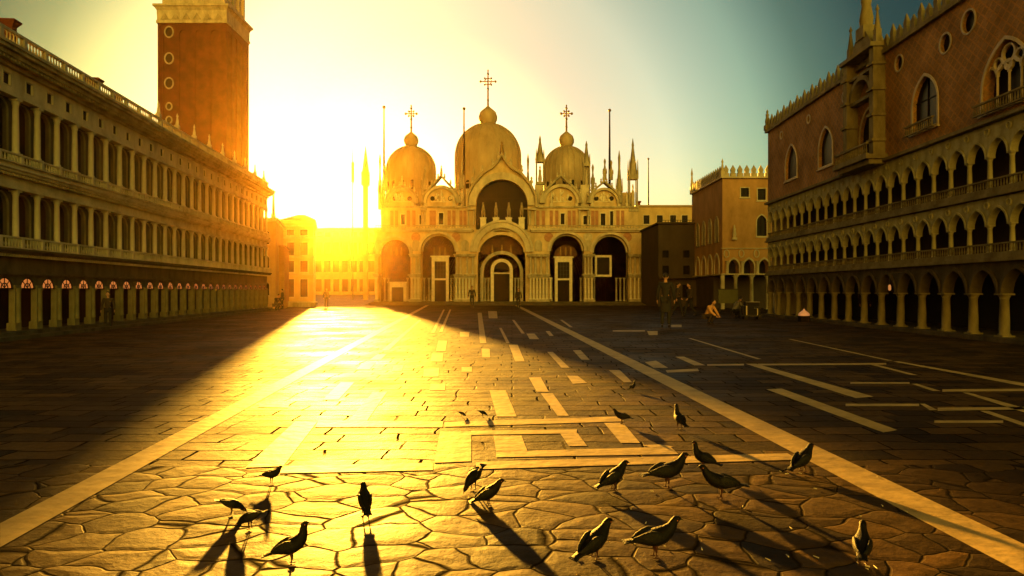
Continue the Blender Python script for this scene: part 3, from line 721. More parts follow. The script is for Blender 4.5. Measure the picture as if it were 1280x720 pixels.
wins = [(989,182,223,14,'pointed'),(1032,160,207,17,'pointed'),(1086,137,192,22,'pointed'),(1156,95,160,31,'pointed'),(1257,49,130,60,'pointed')]
ocs = [(977,169,3.5),(1011,149,4),(1056,121,5),(1124,79,8),(1182,54,10),(1211,27,12)]
ct = MB(); W = []
for px,a,b,wd,kd in wins:
    xc = gx(px); wl_ = abs(gx(px+wd/2)-gx(px-wd/2)); z1_, z0_ = gz(px,a), gz(px,b)
    W.append((xc,wl_,z0_,z1_)); ct.prism(outline(xc,wl_,z0_,z1_,'pointed'),-.4,.45)
OC = []
for px,py,r_ in ocs:
    xc = gx(px); z = gz(px,py); rr = r_*1.0*(9880/(px-667.2))/800
    OC.append((xc,z,rr)); ct.prism(outline(xc,2*rr,z-rr*1.15,z+rr*1.15,'oculus'),-.4,.45)
cut(gw, ct)
for i,(xc,wl_,z0_,z1_) in enumerate(W):
    f = window_at(gp, xc, wl_, z0_, z1_, 'pointed', 0, frame=.07, fm=marble, depth=(.3 if i==4 else .12), mull=(i==3))
    if i in (3,4):
        part(balustrade(xc-wl_/2-.1,xc+wl_/2+.1,-.2,z0_-.12,z0_+.2,.1,.025),'window_balcony',olive_stone,gp)
    if i == 4:  # tracery
        t_ = MB(); zs = z0_+(z1_-z0_)*.5
        for k in (-1,0,1): 
            t_.tube((k*wl_/4,.1,z0_),(k*wl_/4,.1,zs+.1),.03)
        for k in range(4):
            cx = (k-1.5)*wl_/4; t_.ring(arc(cx,wl_/8-.02,zs,10,.5),arc(cx,wl_/8+.03,zs,10,.5),.06,.14,closed=False)
        for cx,zz,r_ in ((-wl_/4*.9,zs+.32,.13),(wl_/4*.9,zs+.32,.13),(0,zs+.5,.2),(0,zs+.2,.1)):
            t_.ring(outline(cx,2*r_,zz-r_,zz+r_,'oculus',.05),outline(cx,2*r_,zz-r_,zz+r_,'oculus'),.06,.14)
        part(t_,'tracery',marble_w,gp,loc=(xc,0,0))
for xc,z,rr in OC:
    window_at(gp, xc, 2*rr, z-rr*1.15, z+rr*1.15, 'oculus', 0, frame=.05, fm=marble, depth=.1, name='round_window')
part(MB().box(-.1,LR,-.14,.6,wallz,wallz+.14),'eaves_cornice',olive_stone,gp)
mm = part(merlon_mb(.62,.26,.06),'merlon',olive_stone,gp,loc=(.2,-.02,wallz+.14))
nm_ = int((LR-.3)/.4)
for k in range(1,nm_):
    x = .2+k*.4; o = inst(mm, loc=(x,-.02,wallz+.14)); o.scale = (1,1,1.15 if k%2 else .85)
part(MB().box(0,LR,1.52,8,2.55,5.9).box(0,LR,.61,8,5.965,wallz-.05).add([(0,.61,wallz-.04),(LR,.61,wallz-.04),(LR,4.3,wallz+1.3),(0,4.3,wallz+1.3),(0,8,wallz-.04),(LR,8,wallz-.04)],[(0,1,2,3),(3,2,5,4),(0,3,4),(1,5,2)]),'roof_block',rooftile,gp)
part(MB().box(-.02,.1,.2,1.29,2.36,3.84).box(-.02,.1,.2,1.29,4.1,5.84).box(-.02,.12,.32,2.28,.121,2.1).box(0,.2,2.52,8,0,2.54).box(-.02,.18,1.52,8,2.54,5.9),'end_wall',marble_d,gp)
# corner statue and pinnacle at the far end
part(MB().box(-.12,.16,-.18,.1,wallz+.14,wallz+.4).lathe([(.1,0),(.13,.2),(.07,.45),(.1,.55),(.04,.62),(.07,.7),(.001,.85)],(.02,-.04,wallz+.4),seg=8),'corner_statue',olive_stone,gp)
# central balcony frontispiece
xa, xb = gx(1070), gx(1104); xm = (xa+xb)/2
zt_ = gz(1086,60)
m = MB()
for x in (xa,xb):
    m.box(x-.14,x+.14,-.42,0,5.962,zt_-.35)
    for z in (6.6,7.5,8.4,9.3): m.box(x-.2,x+.2,-.5,0,z,z+.09)
part(m,'frontispiece_pier',olive_stone,gp)
part(MB().box(xa-.3,xb+.3,-.75,0,5.97,6.12).box(xa-.2,xb+.2,-.6,0,5.80,5.968),'frontispiece_balcony',olive_stone,gp)
part(balustrade(xa-.25,xb+.25,-.68,6.12,6.55,.12,.03),'frontispiece_balustrade',olive_stone,gp)
zz = W[2][3]
m = MB().box(xa,xb,-.3,0,zz+.3,zz+.42).ring(arc(xm,(xb-xa)/2-.15,zz+.42,12),arc(xm,(xb-xa)/2-.3,zz+.42,12),-.35,-.001,closed=False).box(xa,xb,-.35,0,zt_-1.05,zt_-.95).box(xa-.2,xb+.2,-.55,.3,zt_-.35,zt_-.2)
part(m,'frontispiece_canopy',olive_stone,gp)
m = MB().prism([(xa+.1,zt_-.2),(xm,zt_+.9),(xb-.1,zt_-.2)],-.3,.1)
m.box(xm-.28,xm+.28,-.35,.15,zt_+.3,zt_+.75)
part(m,'gable',olive_stone,gp)
part(MB().lathe([(.22,0),(.25,.3),(.16,.8),(.2,1.0),(.07,1.12),(.13,1.25),(.001,1.45)],(xm,-.1,zt_+.75),seg=8),'gable_statue',olive_stone,gp)
pin = MB().box(-.1,.1,-.1,.1,0,.5).lathe([(.11,.5),(.03,1.15),(.07,1.2),(.001,1.4)],seg=6)
p_ = part(pin,'pinnacle',olive_stone,gp,loc=(xa,-.2,zt_-.2)); inst(p_,loc=(xb,-.2,zt_-.2))
# ------------------------------------------------------------------ basilica
BD = 62.0; s = BD/800
bas = thing('basilica', 'domed basilica with five deep arched portals, gilded lunettes and crosses, facing the square', 'church', (0,BD,0))
X = lambda px: (px-640)*s
Z = lambda py: EYE+(363-py)*s
PL, PR = 469, 822
# steps
part(MB().box(X(PL),X(PR),-4.2,-2.9,0,.09).box(X(PL),X(PR),-3.0,-1.9,.002,.18).box(X(PL),X(PR),-1.95,2.2,.004,.27),'steps',shade_stone,bas)
zT = Z(290)
lw = part(MB().box(X(PL),X(PR),0,1.6,.27,zT),'lower_wall',basil_wall,bas)
PORT = [(493,20,297,'a'),(548,22,292,'b'),(627,34,281,'c'),(708.5,21.5,292,'b'),(763,22.5,293,'d')]
ct = MB()
for cx,r,top,k in PORT:
    if k=='c': ct.prism(outline(X(cx),2*r*s*.88,.2,zT-.25,'round'),-1,1.3)
    else: ct.prism(outline(X(cx),2*r*s,.2,Z(top),'round'),-1,1.3)
ct.prism(outline(X(809.5),14*s,Z(343),Z(302),'round'),-1,.9)
cut(lw, ct)
# great central arch breaks through the terrace line
for cx,r,top,k in PORT:
    zz = Z(top); rr = r*s
    if k == 'c':
        zs = zz-rr
        m = MB().ring(arc(X(cx),rr*1.08,zs,28),arc(X(cx),rr*.88,zs,28),-.35,.3,closed=False)
        m.ring(arc(X(cx),rr*.9,zs,28),arc(X(cx),rr*.80,zs,28),.05,.5,closed=False)
        m.ring(arc(X(cx),rr*1.16,zs,28),arc(X(cx),rr*1.08,zs,28),-.5,.0,closed=False)
        part(m,'great_archivolt',marble,bas)
    else:
        zs = zz-rr
        m = MB().ring(arc(X(cx),rr*1.14,zs,22),arc(X(cx),rr,zs,22),-.16,.1,closed=False)
        m.ring(arc(X(cx),rr*.99,zs,22),arc(X(cx),rr*.9,zs,22),.35,.6,closed=False)
        part(m,'archivolt',marble,bas)
# recess back wall, mosaics and doors
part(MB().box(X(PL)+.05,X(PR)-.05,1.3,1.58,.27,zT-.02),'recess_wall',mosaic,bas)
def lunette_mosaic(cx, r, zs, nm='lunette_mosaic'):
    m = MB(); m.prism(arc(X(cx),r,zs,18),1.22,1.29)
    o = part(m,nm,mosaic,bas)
    f = MB()
    for k in (-.45,0,.42):
        f.lathe([(.09,0),(.13,.3),(.08,.6),(.06,.66),(.09,.75),(.02,.86)],(X(cx)+k*r,1.2,zs+.1),seg=7,sy=.4)
    f.build('mosaic_figure', gold, o)
def door(cx, xl, xr, ztop, split=None, zb_=.27):
    o = MB().box(X(xl)-.28,X(xl),1.0,1.29,zb_,ztop).box(X(xr),X(xr)+.28,1.0,1.29,zb_,ztop).box(X(xl)-.28,X(xr)+.28,1.0,1.29,ztop,ztop+.42).box(X(xl)-.4,X(xr)+.4,.9,1.29,ztop+.422,ztop+.55)
    if split: o.box(X(xl),X(xr),1.0,1.25,split,split+.18)
    f = o.build('portal_door', marble_w, bas)
    d = MB().box(X(xl),X(xr),1.15,1.22,zb_,(split or ztop)).box(X(cx)-.02,X(cx)+.02,1.12,1.15,zb_,(split or ztop))
    for k in (-1,1):
        for zz in (.5,1.3): d.box(X(cx)+k*.35-.22,X(cx)+k*.35+.22,1.125,1.15,zb_+zz*.8,zb_+zz*.8+.5)
    d.build('door_leaf', wood, f)
    if split:
        gm = MB().box(X(xl),X(xr),1.2,1.24,split+.18,ztop).build('fanlight', glass, f)
        g2 = MB()
        n = 4
        for k in range(1,n): 
            x = X(xl)+(X(xr)-X(xl))*k/n; g2.box(x-.015,x+.015,1.17,1.2,split+.18,ztop)
        for k in range(1,4):
            z_ = split+.18+(ztop-split-.18)*k/4; g2.box(X(xl),X(xr),1.17,1.2,z_-.015,z_+.015)
        g2.build('lattice', iron, f)
door(493,487,502,Z(359)); door(549,541.5,556,Z(326),Z(350)); door(706,698,713,Z(327),Z(350))
lunette_mosaic(548,16*s,Z(320)); lunette_mosaic(708.5,15*s,Z(320)); lunette_mosaic(493,15*s,Z(320)); lunette_mosaic(627,27*s,Z(317),'great_lunette_mosaic')
# window in the fifth portal
m = MB().ring(outline(X(756),16*s,Z(343),Z(321),'rect',.2),outline(X(756),16*s,Z(343),Z(321),'rect'),1.0,1.29)
f = part(m,'portal_window',marble_w,bas); MB().box(X(748),X(764),1.2,1.25,Z(343),Z(321)).build('pane',glass,f)
# central inner arches
m = MB().ring(arc(X(627),27*s,Z(340),20),arc(X(627),23*s,Z(340),20),.75,1.29,closed=False)
m.box(X(600),X(604),.75,1.29,.27,Z(340)).box(X(650),X(654),.75,1.29,.27,Z(340))
part(m,'inner_arch',marble_d,bas)
f = MB().ring([(X(613),.27)]+arc(X(627),14*s,Z(337),16)+[(X(641),.27)],[(X(617),.27)]+arc(X(627),10*s,Z(337),16)+[(X(637),.27)],.7,1.2,closed=False).box(X(617),X(637),.8,1.2,Z(342),Z(340.5))
f = part(f,'main_door',marble_w,bas)
MB().box(X(617),X(637),.95,1.02,.27,Z(342)).box(X(626.8),X(627.2),.92,.95,.27,Z(342)).build('door_leaf',wood,f)
MB().prism(arc(X(627),10*s,Z(337),14),.95,1.0).build('fanlight',glass,f)
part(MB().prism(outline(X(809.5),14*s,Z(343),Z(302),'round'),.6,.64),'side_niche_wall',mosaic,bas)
# clusters of columns, two tiers, on shared plinths
colL = column_mb(Z(347)-.5,.11,seg=8); colU = column_mb(Z(321)-Z(343),.10,seg=8)
gl = []
xs = [472, 516,520,524, 571,575,579,583,587,591, 663,667,671,675,679,683, 688,731,735,739, 787,792,797,803, 816,820]
xs2 = [472, 516,521,525, 571,576,584,591, 663,669,676,683, 731,735,739, 787,793,799, 819]
L0 = None; U0 = None
for x in xs:
    if L0 is None: L0 = part(colL,'lower_column',marble_w,bas,loc=(X(x),-.55,.5))
    else: inst(L0, loc=(X(x),-.55,.5))
for x in xs2:
    if U0 is None: U0 = part(colU,'upper_column',marble,bas,loc=(X(x),-.35,Z(343)))
    else: inst(U0, loc=(X(x),-.35,Z(343)))
grp = [(471,475),(514,526),(569.5,593),(661,685),(729.5,741),(785.5,822)]
pl = MB(); en = MB(); e2 = MB(); rw = MB()
for a,b in grp:
    pl.box(X(a)-.1,X(b)+.1,-.85,-.002,.27,.5)
    en.box(X(a)-.1,X(b)+.1,-.85,-.002,Z(347),Z(345)).box(X(a)-.18,X(b)+.18,-.95,-.002,Z(345)+.002,Z(343))
    e2.box(X(a)-.1,X(b)+.1,-.65,-.002,Z(321),Z(319)).box(X(a)-.16,X(b)+.16,-.75,-.002,Z(319)+.002,Z(318))
    # relief panels in the spandrel above
    cx = (a+b)/2
    if cx < 800: part(MB().prism(outline(X(cx),9*s,Z(314),Z(300),'round'),-.08,-.002),'relief_panel',marble_d,bas)
part(pl,'column_plinth',marble_d,bas); part(en,'middle_entablature',marble_d,bas); part(e2,'upper_entablature',marble_d,bas)
# columns inside the portal recess
for px in (479,484,508,529,535,563,567,606,610,644,648,690,727,744,772,777,782):
    part(column_mb(Z(347)-.3,.09,seg=8),'recess_column',marble_d,bas,loc=(X(px),.75,.3))
# terrace cornice and balustrade, broken by the great arch
for a,b in ((PL,589),(665,PR)):
    part(MB().box(X(a)-.1,X(b)+.1,-.3,1.6,zT+.002,zT+.14).box(X(a)-.16,X(b)+.16,-.45,1.6,zT+.142,zT+.3),'terrace_cornice',marble,bas)
    part(balustrade(X(a),X(b),-.3,zT+.3,zT+.62,.28,.05),'terrace_balustrade',marble_d,bas)
# upper storey
zU0 = zT+.3; zU1 = Z(258)
uw = part(MB().box(X(473),X(800),1.2,2.2,zT-.2,zU1),'upper_wall',basil_wall,bas)
ct = MB()
cw = outline(X(627),66*s,zU0+.05,Z(222),'round')
ct.prism(cw,.5,3)
upw = [(704.5,5,265,279),(733,4,268,279),(737.5,3,268,279),(756,6,265,280),(767,4,262,280),(549.5,6,264,279),(501,5,266,279),(524,4,267,279)]
for cx,w_,a,b in upw: ct.box(X(cx-w_/2),X(cx+w_/2),1,1.7,Z(b),Z(a))
bigwall = part(MB().prism([(X(583),zU1+.001),(X(585),Z(240)),(X(593),Z(226)),(X(606),Z(213)),(X(618),Z(205)),(X(627),Z(193)),(X(636),Z(205)),(X(648),Z(213)),(X(661),Z(226)),(X(669),Z(240)),(X(671),zU1+.001)],1.2,2.0),'central_gable',basil_wall,bas)
cut(uw, ct); 
c3 = MB(); c3.prism(cw,.5,3); cut(bigwall, c3)
for cx,w_,a,b in upw: window_at(bas, X(cx), w_*s, Z(b), Z(a), 'rect', 1.2, frame=.08, fm=marble_w, depth=.3, mull=False, name='small_window')
part(MB().prism(outline(X(627),66*s-.02,zU0+.06,Z(222)-.01,'round'),1.75,1.8),'great_window',glass,bas)
m = MB()
for k in range(-4,5): m.box(X(627)+k*.55-.03,X(627)+k*.55+.03,1.7,1.75,zU0+.06,Z(222)-abs(k)*.22-.12)
for z_ in (1.2,2.2,3.2): m.box(X(627)-2.3,X(627)+2.3,1.705,1.745,zU0+z_-.03,zU0+z_+.03)
part(m,'great_window_frame',wood,bas)
def gable(cx, r, zs, apex, y0, nm, fig=True):
    """ogee gable: moulded band over a round lunette"""
    rr = r*s; c = X(cx)
    m = MB().ring(arc(c,rr*1.0,zs,20),arc(c,rr*.84,zs,20),y0-.25,y0+.1,closed=False)
    part(m,nm+'_arch',marble,bas)
    top = Z(apex)
    def og(k):
        pts = []
        for i in range(21):
            t = i/20; a = pi*t; px_ = c - rr*k*math.cos(a); pz = zs + rr*k*math.sin(a)
            u = 1-abs(2*t-1)
            pz += (top-(zs+rr))*max(0,(u-.55)/.45)**1.8
            pts.append((px_,pz))
        return pts
    part(MB().ring(og(1.12),og(1.0),y0-.4,y0+.6,closed=False),nm+'_ogee',marble_d,bas)
    # crockets
    P = og(1.16)
    c0_ = None
    for i in (3,5,7,9,11,13,15,17):
        x,z = P[i]
        if c0_ is None: c0_ = part(MB().lathe([(.06,-.08),(.13,.06),(.05,.2),(.1,.27),(.01,.42)],seg=6),nm+'_crocket',marble,bas,loc=(x,y0,z))
        else: inst(c0_, loc=(x,y0,z))
    part(MB().box(c-.12,c+.12,y0-.12,y0+.12,top-.1,top+.2).lathe([(.13,.2),(.15,.4),(.09,.75),(.11,.85),(.03,.95),(.08,1.05),(.01,1.2)],(c,y0,top),seg=8),nm+'_statue',marble,bas)
zs_c = Z(222)-33*s
m = MB().ring(arc(X(627),42*s,zs_c,28),arc(X(627),33*s,zs_c,28),.95,1.3,closed=False)
part(m,'great_window_archivolt',marble,bas)
def ogc(k):
    base = [(-44,258),(-43,242),(-36,228),(-24,214),(-11,206),(-4,198),(0,190),(4,198),(11,206),(24,214),(36,228),(43,242),(44,258)]
    return [(X(627+a*k), Z(262-(262-b)*k)) for a,b in base]
part(MB().ring(ogc(1.035),ogc(.97),.7,1.9,closed=False),'great_ogee',lead,bas)
fg = None
for i in (2,3,4,5,7,8,9,10):
    x,z = ogc(1.05)[i]
    if fg is None: fg = part(MB().lathe([(.08,-.1),(.17,.1),(.07,.35),(.13,.45),(.02,.65)],seg=6),'great_ogee_figure',marble,bas,loc=(x,1.1,z))
    else: inst(fg, loc=(x,1.1,z))
part(MB().lathe([(.2,-.3),(.2,0),(.22,.4),(.14,.9),(.17,1.05),(.05,1.15),(.11,1.28),(.02,1.45)],(X(627),1.1,Z(192)),seg=8),'summit_statue',gold,bas)
for cx,r,ap in ((500,19,232),(550,22.5,219),(702,24,218),(757,19.5,226)):
    zs = Z(252)
    part(MB().prism(outline(X(cx),2*r*s*.9,zU1+.165,zs+r*s*.9,'round'),1.25,1.9),'side_lunette',basil_wall,bas)
    gable(cx, r, zs, ap, 1.15, 'side_gable')
    m = MB()
    rnd = random.Random(cx); m.box(X(cx)-r*s*.6,X(cx)+r*s*.6,1.2,1.24,zs+.12,zs+.2).box(X(cx)-.07,X(cx)+.07,1.2,1.24,zs+.2,zs+r*s*.75)
    for k in range(14):
        a = rnd.uniform(.25,pi-.25); d_ = rnd.uniform(.15,.72)*r*s
        m.ball((X(cx)+d_*math.cos(a),1.22,zs+.15+d_*math.sin(a)*.85),rnd.uniform(.07,.16),.1,rnd.uniform(.1,.26),seg=7,rings=5)
    part(m,'lunette_relief',marble_w,bas)
    for k in (-.5,.5):
        part(MB().prism(outline(X(cx)+k*r*s,.45,zs+.25,zs+.7,'oculus'),1.19,1.23),'lunette_oculus',glass,bas)
# upper cornice bits
for a,b in ((473,586),(668,800)):
    part(MB().box(X(a)-.1,X(b)+.1,1.0,2.2,zU1+.002,zU1+.16),'upper_cornice',marble_d,bas)
for a,b in ((583,593),(661,671),(724,738),(524,531)):
    m = MB().box(X(a),X(b),.7,1.19,Z(261),Z(259))
    for x in (a+1.5,b-1.5): m.lathe([(.1,0),(.08,.2),(.07,1.2),(.12,1.4)],(X(x),.9,Z(280)),seg=8)
    part(m,'aedicule',marble,bas)
veneer_a = mat('red_veneer', (.34,.16,.09), .6, .35, 4, .1); veneer_b = mat('grey_veneer', (.42,.38,.30), .5, .35, 5, .1)
va = None
for cx in (487,493,508,515,537,541,560,566,575,580,673,680,690,697,713,719,743,748,775,781):
    if va is None: va = part(MB().box(-.16,.16,1.17,1.199,zU0+.35,zU1-.25),'wall_panel',veneer_a,bas,loc=(X(cx),0,0))
    else: inst(va, loc=(X(cx),0,0))
for cx in (520,570,598,656,686,735,784):
    part(MB().ring(outline(0,.7,Z(301),Z(292),'oculus',.09),outline(0,.7,Z(301),Z(292),'oculus'),-.07,-.002).prism(outline(0,.68,Z(301)+.02,Z(292)-.02,'oculus'),-.03,-.001),'roundel',veneer_b if cx%2 else veneer_a,bas,loc=(X(cx),0,0))
for cx,h_ in ((481,1.1),(514,1.2),(530,1.3),(566,1.3),(583,1.5),(671,1.5),(690,1.2),(722,1.3),(742,1.1),(776,1.3),(786,1.2)):
    part(MB().box(-.14,.14,1.0,1.3,0,.3).lathe([(.13,.3),(.16,.3+h_*.25),(.09,.3+h_*.6),(.11,.3+h_*.68),(.04,.3+h_*.74),(.075,.3+h_*.85),(.01,.3+h_)],(0,1.15,0),seg=8),'roof_statue',marble,bas,loc=(X(cx),0,zU1+.162))
# body and side
part(MB().box(X(473),X(800),2.21,30,.27,Z(262)).box(X(PL)+.02,X(473)-.002,1.61,26,.27,zT+.1),'body',basil_wall,bas)
m = MB()
for cx,r in ((500,18),(550,21),(702,23),(757,18)):
    m.prism(arc(X(cx),r*s*.95,Z(258)+.1,12),2.3,12)
part(m,'roof_vault',lead,bas)
# domes
def dome(cx, top, r, y, base, pb, crosstop, nm='dome'):
    """lead dome on a drum with a bulb lantern and cross; cx etc in photograph proportions at the dome's own depth"""
    q_ = (BD+y)/800; xx = (cx-640)*q_; zz = lambda py: EYE+(363-py)*q_
    rr = r*q_; zt_ = zz(top); zb_ = zz(base)
    h = zt_-zb_; zc = zt_-rr*1.0
    prof = [(rr*.97,Z(266)-zb_),(rr*.97,0)] if False else []
    P = [(rr*.98, Z(264)),(rr*.98, zc-(zc-zb_)*.8),(rr*1.01,zc-(zc-zb_)*.78)]
    P += [(rr*1.0*math.cos(a)+1e-3, zc+rr*math.sin(a)) for a in [pi/2*i/14 for i in range(0,14)]]
    P += [(.25*rr*.3,zt_)]
    d = MB().lathe([(a,b) for a,b in P],(0,0,0),seg=48)
    o = d.build(nm, lead, bas, loc=(xx,y,0))
    rb = MB()
    for k in range(24):
        a = 2*pi*k/24
        pts = [(rr*1.008*math.cos(e_), zc+rr*1.008*math.sin(e_)) for e_ in [pi/2*.93*i/9 for i in range(10)]]
        pts = [(rr*1.008, zb_+.2)] + pts
        for (r0_,z0_),(r1_,z1_) in zip(pts,pts[1:]):
            rb.tube((r0_*math.cos(a),r0_*math.sin(a),z0_),(r1_*math.cos(a),r1_*math.sin(a),z1_),.06,seg=4)
    rb.build('rib', lead, o)
    wn = MB()
    for k in range(16):
        a = 2*pi*(k+.5)/16
        if math.sin(a) > .2: continue
        m_ = MB().prism(outline(0,.42*rr/2.6,zb_+.5,zb_+1.5,'round'),-.03,.2)
        ca, sa = math.cos(a+pi/2), math.sin(a+pi/2)
        o2 = len(wn.v)
        m_.v = [(x*ca-(yy-rr)*sa*1 , x*sa+(yy-rr)*ca, z) for x,yy,z in m_.v]
        wn.add(m_.v, m_.f)
    wn.build('drum_window', glass, o)
    br_ = pb[0]*q_; bc = zz(pb[1])
    la = MB().lathe([(br_*.55,zt_-.25),(br_*.5,bc-br_*1.2),(br_*.7,bc-br_*1.0),(br_*1.0,bc-br_*.35),(br_*1.02,bc),(br_*.85,bc+br_*.5),(br_*.45,bc+br_*.85),(br_*.15,bc+br_*1.1),(.05,bc+br_*1.5)],(0,0,0),seg=24).build('lantern', lead, o)
    lb = MB()
    for k in range(12):
        a=2*pi*k/12; lb.tube((br_*1.03*math.cos(a),br_*1.03*math.sin(a),bc-.05),(br_*.5*math.cos(a),br_*.5*math.sin(a),bc+br_*.85),.03,seg=4)
    zc0 = bc+br_; zc1 = zz(crosstop); hh = zc1-zc0
    cr = MB().tube((0,0,zc0-.2),(0,0,zc1-.02),.12,.07)
    cc_ = zc1-hh*.30; ar = hh*.2
    cr.box(-ar,ar,-.05,.05,cc_-.05,cc_+.05)
    for a in range(8):
        an = pi*a/4; rr_ = ar if a%2==0 else ar*.62
        cr.ball((rr_*math.cos(an),0,cc_+rr_*math.sin(an)),.15 if a%2==0 else .12,seg=8,rings=6)
    cr.ring([(ar*.5*math.cos(2*pi*k/16),cc_+ar*.5*math.sin(2*pi*k/16)) for k in range(16)],[(ar*.38*math.cos(2*pi*k/16),cc_+ar*.38*math.sin(2*pi*k/16)) for k in range(16)],-.04,.04)
    cr.ball((0,0,zc1),.1,seg=8,rings=6).ball((0,0,zc0+hh*.2),.16,.16,.1,seg=8,rings=6)
    cr.build('cross', gold, o)
dome(514,183,30.5,11,246,(9,175),132)
dome(610,155,41,17,246,(11.5,146),88)
dome(708,183,29,11,246,(9.5,175),132)
# pinnacles: solid spires and open aedicules with spires
def spire(px, ytop, ybase, wpx, y, open_=False, nm='pinnacle'):
    q_ = (BD+y)/800; xx = (px-640)*q_; zz = lambda py: EYE+(363-py)*q_; w_ = wpx*q_/2
    z1_, z0_ = zz(ytop), zz(ybase); h = z1_-z0_
    o = MB()
    if open_:
        for a in (-1,1):
            for b in (-1,1): o.lathe([(.075,0),(.06,h*.42)],(a*w_*.8,b*w_*.8,z0_),seg=8)
        o.box(-w_,w_,-w_,w_,z0_-.25,z0_); o.box(-w_,w_,-w_,w_,z0_+h*.42,z0_+h*.48)
        zb_ = z0_+h*.48
        o2 = [(w_*1.15,zb_),(w_*.75,zb_+h*.1),(.10,z1_-h*.12),(.13,z1_-h*.1),(.02,z1_)]
    else:
        o.box(-w_*.8,w_*.8,-w_*.8,w_*.8,z0_,z0_+h*.3)
        o2 = [(w_*1.15,z0_+h*.3),(w_*.8,z0_+h*.4),(w_*.35,z0_+h*.7),(.13,z1_-h*.12),(.02,z1_)]
    o.lathe(o2,seg=6,smooth=False)
    f = o.build(nm, marble_d, bas, loc=(xx,y,0))
    zb2 = o2[0][1]
    c_ = MB()
    for a in (-1,1):
        for b in (-1,1): c_.lathe([(w_*.2,0),(.02,h*.22)],(a*w_*.85,b*w_*.85,zb2),seg=5)
    c_.build('crocket', marble, f)
    if open_:
        MB().lathe([(.16,0),(.2,h*.08),(.12,h*.2),(.15,h*.25),(.06,h*.28),(.1,h*.32),(.02,h*.36)],(0,0,z0_),seg=8).build('statue', marble, f)
for a in ((475,192,262,5,2,False),(481,205,262,6,2,True),(531,206,262,8,1.6,True),(577,200,262,7,1.6,True),
          (660,192,262,6,2.5,False),(675,169,228,11,1.8,True),(733,176,232,9,1.8,True),(741,205,240,5,3,False),
          (756,198,225,5,4,False),(764,200,225,5,3,False),(774,188,262,8,2.2,False),(791,173,262,12,1.6,True),(592,208,262,5,2,False)):
    spire(*a)
for px in (675,733,577,531,660): 
    part(MB().box(X(px)-.42,X(px)+.42,1.4,2.19,zU1-.02,Z(228 if px in(675,733) else 259)),'pinnacle_base',marble,bas)
part(MB().box(X(769),X(779),2.5,3.4,Z(262),Z(232)).box(X(783),X(799),2.3,3.6,Z(262),Z(236)),'corner_block',basil_wall,bas)

# bronze horses in front of the great window
def horse(px, lbl):
    h = thing('horse_statue', lbl, 'statue', (X(px),BD+.15,zT+.62+.72), 0, 'horse statues on the terrace')
    h.scale = (1.25,1.25,1.25)
    ped = MB().box(-.22,.22,-.25,.45,-.85,0)
    ped.box(-.26,.26,-.29,.49,0.001,.06)
    ped.build('pedestal', marble_w, h)
    b = MB().loft([(0,.42,.62,.05,.06),(0,.38,.66,.14,.15),(0,.15,.64,.16,.17),(0,-.1,.68,.15,.18),(0,-.2,.82,.11,.16),(0,-.24,1.0,.08,.11),(0,-.27,1.12,.07,.1),(0,-.38,1.06,.055,.08),(0,-.48,.97,.04,.05)],seg=10)
    for x_,yy in ((-.09,-.12),(.09,-.12),(-.09,.34),(.09,.34)):
        lift = .12 if (x_ > 0 and yy < 0) else 0
        b.tube((x_,yy,.6),(x_,yy-.05-lift,.33+lift),.065,.045).tube((x_,yy-.05-lift,.33+lift),(x_,yy-.02,.09+lift),.045,.03).ball((x_,yy-.03,.09+lift),.045,.055,.035,seg=8,rings=5)
    b.tube((-.04,-.24,1.15),(-.05,-.24,1.24),.025,.005).tube((.04,-.24,1.15),(.05,-.24,1.24),.025,.005)
    b.build('body', bronze, h)
    MB().loft([(0,.42,.7,.04,.04),(0,.52,.55,.05,.05),(0,.55,.3,.03,.03)],seg=6).build('tail', bronze, h)
    for k in (1,): pass
for px,lb in ((604,'gilded horse statue, leftmost of the four before the great window'),(620,'gilded horse statue, second from the left before the great window'),
              (636,'gilded horse statue, third from the left before the great window'),(652,'gilded horse statue, rightmost of the four before the great window')):
    horse(px, lb)

# flagpoles rising behind the basilica front
for px,top,lb in ((480,133,'tall bare flagpole left of the left dome'),(580,135,'tall bare flagpole against the left edge of the central dome'),(762,137,'tall bare flagpole right of the right dome')):
    y = 4.5; q_ = (BD+y)/800
    f = thing('flagpole', lb, 'flagpole', ((px-640)*q_,BD+y,Z(262)), 0, 'tall flagpoles of the basilica')
    h = EYE+(363-top)*q_-Z(262)
    MB().tube((0,0,0),(0,0,h-.15),.16,.07).box(-.3,.3,-.3,.3,0,.4).build('pole', wood, f)
    MB().ball((0,0,h-.08),.17).build('ball', gold, f)
# slender tower and masts in the glare left of the basilica
mt = thing('slender_belfry', 'small pointed belfry standing in the glare left of the basilica', 'tower', ((457-640)*90/800,90,0))
zz = lambda py: EYE+(363-py)*90/800
part(MB().box(-.3,.3,-.3,.3,0,zz(232)),'shaft',plaster,mt)
part(MB().box(-.5,.5,-.5,.5,zz(232)+.002,zz(215)).lathe([(.5,zz(215)),(.35,zz(205)),(.02,zz(182))],seg=6,smooth=False),'spire',lead,mt)
mt = thing('tall_mast', 'thin mast with a thick middle, alone in the glare left of the pointed belfry', 'mast', ((441-640)*90/800,90,0))
part(MB().tube((0,0,0),(0,0,zz(228)),.1,.08).tube((0,0,zz(228)),(0,0,zz(203)),.2,.2).tube((0,0,zz(203)),(0,0,zz(184)),.08,.02),'pole',iron,mt)

